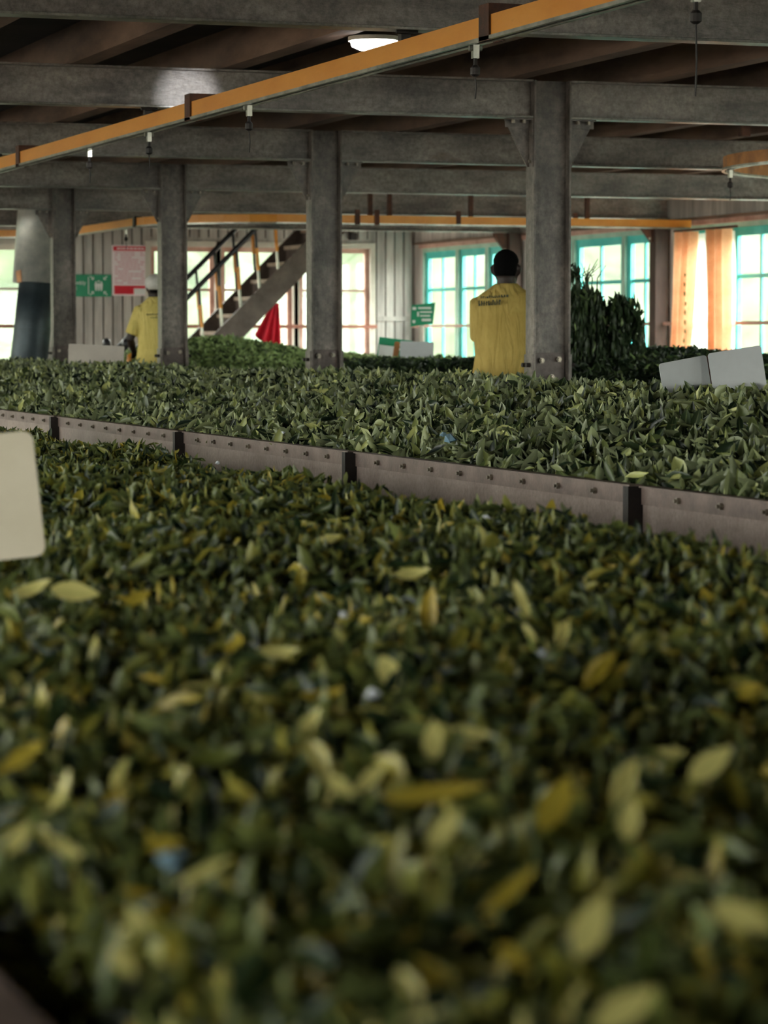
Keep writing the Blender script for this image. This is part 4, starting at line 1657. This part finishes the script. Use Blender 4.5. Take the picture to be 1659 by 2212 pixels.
# prominent leaves: pixel x, y, length px, angle, shape, colour, label
PROM = [
    (65, 1272, 100, 25, 6, 6, 'pale arched leaf at the left edge, left one of a bright pair'),
    (163, 1280, 110, -8, 2, 6, 'broad pale leaf near the left edge, right one of a bright pair'),
    (298, 1292, 66, 30, 2, 5, 'mustard leaf right of the bright pale pair'),
    (600, 1408, 100, 4, 6, 6, 'pale arched leaf in the blurred heap, left of centre'),
    (360, 1455, 84, 78, 3, 4, 'slender upright leaf left of the pale arched leaf'),
    (890, 1238, 84, 12, 6, 6, 'pale arched leaf near the middle, above the tall upright leaves'),
    (1128, 1300, 110, -72, 3, 6, 'upper half of the long pale stalk at right of centre'),
    (1150, 1378, 80, -62, 3, 6, 'lower half of the long pale stalk at right of centre'),
    (1215, 1372, 84, 68, 4, 6, 'pale folded leaf just right of the long pale stalk'),
    (845, 1462, 110, -66, 2, 6, 'bright yellow-green leaf standing at the centre of the heap'),
    (1295, 1450, 120, 48, 4, 5, 'mustard folded leaf tilted up on the right'),
    (935, 1600, 104, 88, 2, 6, 'pale upright oval leaf in the centre of the blurred heap'),
    (1020, 1582, 92, -12, 6, 6, 'pale lying leaf touching the upright oval leaf'),
    (1535, 1650, 130, 40, 0, 6, 'pale narrow leaf pointing up right, near the right edge'),
    (1350, 1690, 130, 62, 4, 6, 'tall pale leaf standing right of centre'),
    (1200, 1735, 150, 62, 0, 5, 'mustard leaf leaning left of the tall pale leaf'),
    (1360, 1770, 110, 80, 2, 6, 'broad pale leaf below the tall pale leaf'),
    (690, 1650, 120, -68, 4, 6, 'pale folded leaf left of centre, pointing down'),
    (670, 1560, 90, 55, 1, 6, 'curled pale leaf left of centre'),
    (735, 1700, 80, -40, 2, 6, 'broad pale leaf under the folded pale leaf'),
    (960, 1790, 120, 55, 0, 6, 'pale leaf leaning right below the centre'),
    (940, 1715, 230, 8, 3, 5, 'long slender brownish leaf lying across the centre'),
    (1100, 1925, 170, 42, 3, 5, 'long mustard leaf rising right in the lower half'),
    (1275, 2000, 170, 66, 0, 6, 'large pale leaf leaning in the lower right'),
    (1605, 1985, 150, -22, 2, 6, 'large pale leaf at the lower right edge'),
    (1350, 2180, 170, 32, 0, 6, 'bright yellow-green leaf at the bottom right'),
    (1110, 2070, 90, -40, 2, 5, 'small mustard leaf above the bottom edge, right of centre'),
    (885, 2140, 110, -62, 4, 6, 'pale leaf pointing down near the bottom centre'),
    (1400, 2050, 150, 70, 2, 2, 'broad mid green leaf in the lower right'),
    (40, 1810, 90, 60, 2, 6, 'pale leaf at the left edge, lower half'),
    (140, 1830, 100, -30, 6, 6, 'pale arched leaf in the lower left'),
    (355, 1825, 84, 10, 2, 5, 'mustard oval leaf in the lower left'),
    (440, 1885, 140, 30, 3, 6, 'slender pale leaf in the lower left, pointing right'),
    (300, 1990, 80, -50, 2, 6, 'pale broad leaf in the lower left, twin pair'),
    (265, 2080, 90, -48, 0, 6, 'pale leaf pointing down right near the bottom left corner'),
    (1190, 1098, 48, 80, 2, 5, 'round yellow leaf on the far edge of the near heap'),
    (710, 1165, 55, 20, 2, 6, 'small pale leaf near the far side of the near heap'),
]
for (x, y, ln, an, si, ci, lab) in PROM:
    zz = CAMZ - .370
    c = at_z(x, y, zz)
    if y < 1110:
        c = at_x(x, y, 2.40)
    r_ = (c - EYE).dot(fwd)
    s = ln / F * r_
    put_leaf(c, s, face_rot(an, R(32)), si, ci, lab)

# the remaining large leaves near the lens, scattered
names_row = [(1300, 'in the upper band'), (1500, 'below the upper band'), (1700, 'in the middle band'), (1900, 'in the lower band'),
             (2060, 'above the bottom edge'), (9999, 'on the bottom edge')]
names_col = [(150, 'at the far left'), (400, 'on the left'), (650, 'left of centre'), (900, 'at the centre'), (1150, 'just right of centre'), (1400, 'on the right'), (9999, 'at the right edge')]
FORM_EXTRA = ['', 'small', 'large', 'upright', 'lying']
cnt = len(PROM)
tries = 0
taken = set()
rl = random.Random(77)
while cnt < 300 and tries < 6000:
    tries += 1
    X = rl.uniform(.5, 1.7)
    Yp = rl.uniform(1.25, 3.6)
    if rl.random() < (Yp - 1.25) / 4.0:
        continue
    P_ = np.array([[X, Yp, .82]])
    ok_, px, py = in_view(P_, -5)
    if not ok_[0]:
        continue
    X, Yp = float(X), float(Yp)
    zz = float(h1(np.array([X]), np.array([Yp]))[0]) + rl.uniform(.004, .028)
    if X < T1[0] + .05:
        continue
    si = rl.randrange(len(SHAPES))
    ci = rl.choices(range(7), (3, 4, 5, 5, 4, 3, 2))[0]
    sz_ = rl.uniform(.034, .066)
    pitch = rl.gauss(0, .6)
    row = next(n for lim, n in names_row if py[0] < lim)
    colm = next(n for lim, n in names_col if px[0] < lim)
    adj = []
    if sz_ > .056:
        adj.append('large')
    elif sz_ < .042:
        adj.append('small')
    if abs(pitch) > .7:
        adj.append('upright')
    lab = ' '.join(adj + [SHAPES[si][0], COLOURS[ci][0], 'leaf', row, colm])
    if lab in taken:
        continue
    taken.add(lab)
    put_leaf((X, Yp, zz), sz_, (pitch, rl.gauss(0, .6), rl.uniform(0, 2 * PI)), si, ci, lab)
    cnt += 1

# scraps of white and blue plastic, white buds
def scrap(x, y, z, s, m, name, cat, label, n=7):
    c = at_z(x, y, z)
    r_ = random.Random(int(x))
    b = MB()
    pts = [(c.x + s * r_.uniform(.5, 1) * math.cos(2 * PI * k / n), c.y + s * .7 * r_.uniform(.5, 1) * math.sin(2 * PI * k / n), c.z + r_.uniform(-.3, .5) * s) for k in range(n)]
    top = (c.x, c.y, c.z + s * .55)
    bot = (c.x, c.y, c.z - s * .4)
    b.add(pts + [top, bot], [(k, (k + 1) % n, n) for k in range(n)] + [((k + 1) % n, k, n + 1) for k in range(n)])
    return tag(b.build(name, m), label, cat)


z2 = RIMZ + .075
scrap(972, 948, z2, .035, M['plastic'], 'plastic_scrap', 'scrap', 'crumpled bluish plastic scrap among the sharp leaves of middle trough')
scrap(957, 939, z2 + .02, .018, M['plastic'], 'plastic_scrap', 'scrap', 'tiny blue plastic corner beside the crumpled bluish scrap')
scrap(612, 935, RIMZ + .04, .014, M['petal'], 'paper_scrap', 'scrap', 'small white paper scrap by the rim of the middle trough')
scrap(205, 1043, CAMZ - .385, .012, M['petal'], 'paper_scrap', 'scrap', 'blurred bluish white scrap, upper left of the near heap')
scrap(470, 1000, CAMZ - .38, .012, M['petal'], 'paper_scrap', 'scrap', 'blurred white scrap on the far edge of the near heap')
scrap(360, 1862, CAMZ - .39, .016, M['plastic'], 'plastic_scrap', 'scrap', 'blue plastic scrap in the lower left of the near heap')
scrap(745, 1330, CAMZ - .385, .010, M['petal'], 'paper_scrap', 'scrap', 'tiny white scrap left of the long pale stalk')
scrap(1052, 1118, CAMZ - .385, .012, M['petal'], 'paper_scrap', 'scrap', 'tiny white scrap near the round yellow leaf')
scrap(805, 1500, CAMZ - .375, .012, M['petal'], 'paper_scrap', 'scrap', 'white scrap beside the bright leaf at the centre')
scrap(1170, 1412, CAMZ - .375, .009, M['petal'], 'paper_scrap', 'scrap', 'white bud at the foot of the long pale stalk')
# mushroom orange item by the newel
p = EYE + ray(281, 740) * 29.3
p.z = float(h3(np.array([p.x]), np.array([p.y]))[0]) + .01
tag(MB().tube([(p.x, p.y, p.z), (p.x + .01, p.y, p.z + .05), (p.x + .04, p.y, p.z + .09)], [.04, .045, .012], 10, round_ends=True).build('orange_scrap', M['orange'], smooth=True), 'small orange scrap on the leaves by the capped worker', 'scrap')

# ------------------------------------------------------------------ light
wd_ = bpy.data.worlds.new('overcast_sky')
SC.world = wd_
wd_.use_nodes = True
nt = wd_.node_tree
bg = nt.nodes['Background']
tc = N(nt, 'ShaderNodeTexCoord')
sp = N(nt, 'ShaderNodeSeparateXYZ')
nt.links.new(tc.outputs['Generated'], sp.inputs[0])
cr = N(nt, 'ShaderNodeValToRGB')
cr.color_ramp.elements[0].position = 0
cr.color_ramp.elements[0].color = (1, .97, .88, 1)
cr.color_ramp.elements[1].position = .6
cr.color_ramp.elements[1].color = (1, .985, .95, 1)
nt.links.new(sp.outputs[2], cr.inputs[0])
nt.links.new(cr.outputs[0], bg.inputs[0])
bg.inputs[1].default_value = 10.0


def portal(loc, rot, sx, sy):
    l = bpy.data.lights.new('window_daylight', 'AREA')
    l.shape = 'RECTANGLE'
    l.size, l.size_y = sx, sy
    l.cycles.is_portal = True
    o = bpy.data.objects.new('window_daylight', l)
    o.location = loc
    o.rotation_euler = rot
    link(o)


zc, hh_ = (WS + WT) / 2, WT - WS
for p, q in [(4.5, 7.62), (9.0, 12.0)]:
    portal(((p + q) / 2, YF + .2, zc), (-PI / 2, 0, 0), q - p, hh_)
portal((XW + .2, (YB + YF) / 2, zc), (PI / 2, 0, PI / 2), YF - YB, hh_)
portal((XL - .2, (YB + YF) / 2, zc), (PI / 2, 0, -PI / 2), YF - YB, hh_)
portal(((XL + XW) / 2, YB - .2, zc), (PI / 2, 0, 0), XW - XL, hh_)

# added narrow spot, aimed to make the light patch on the next girder
sl = bpy.data.lights.new('patch_spot', 'SPOT')
sl.energy = 48
sl.spot_size = R(13)
sl.spot_blend = .9
sl.shadow_soft_size = .01
so = bpy.data.objects.new('patch_spot', sl)
so.location = (lp.x - .02, lp.y, ZJ - .10)
tgt = at_y(408, 212, 14.56)
so.rotation_euler = (tgt - so.location).to_track_quat('-Z', 'Y').to_euler()
link(so)

# ------------------------------------------------------------------ camera
cam = bpy.data.cameras.new('camera')
cam.sensor_fit = 'HORIZONTAL'
cam.sensor_width = 36
cam.lens = 36 * F / 1659
cam.clip_start = .05
cam.clip_end = 300
cam.dof.use_dof = True
cam.dof.focus_distance = 11.0
cam.dof.aperture_fstop = 8.2
co = bpy.data.objects.new('camera', cam)
co.location = EYE
co.rotation_euler = fwd.to_track_quat('-Z', 'Y').to_euler()
link(co)
SC.camera = co

SC.view_settings.view_transform = 'Standard'
SC.view_settings.look = 'None'
SC.view_settings.gamma = 1
SC.view_settings.use_curve_mapping = False
SC.view_settings.exposure = 1.12
SC.cycles.use_denoising = True
SC.cycles.max_bounces = 5
SC.cycles.diffuse_bounces = 3
SC.cycles.use_adaptive_sampling = True
SC.cycles.adaptive_threshold = .03
SC.cycles.glossy_bounces = 3
SC.cycles.transparent_max_bounces = 8
SC.cycles.transmission_bounces = 4
SC.cycles.caustics_reflective = False
SC.cycles.sample_clamp_indirect = 8
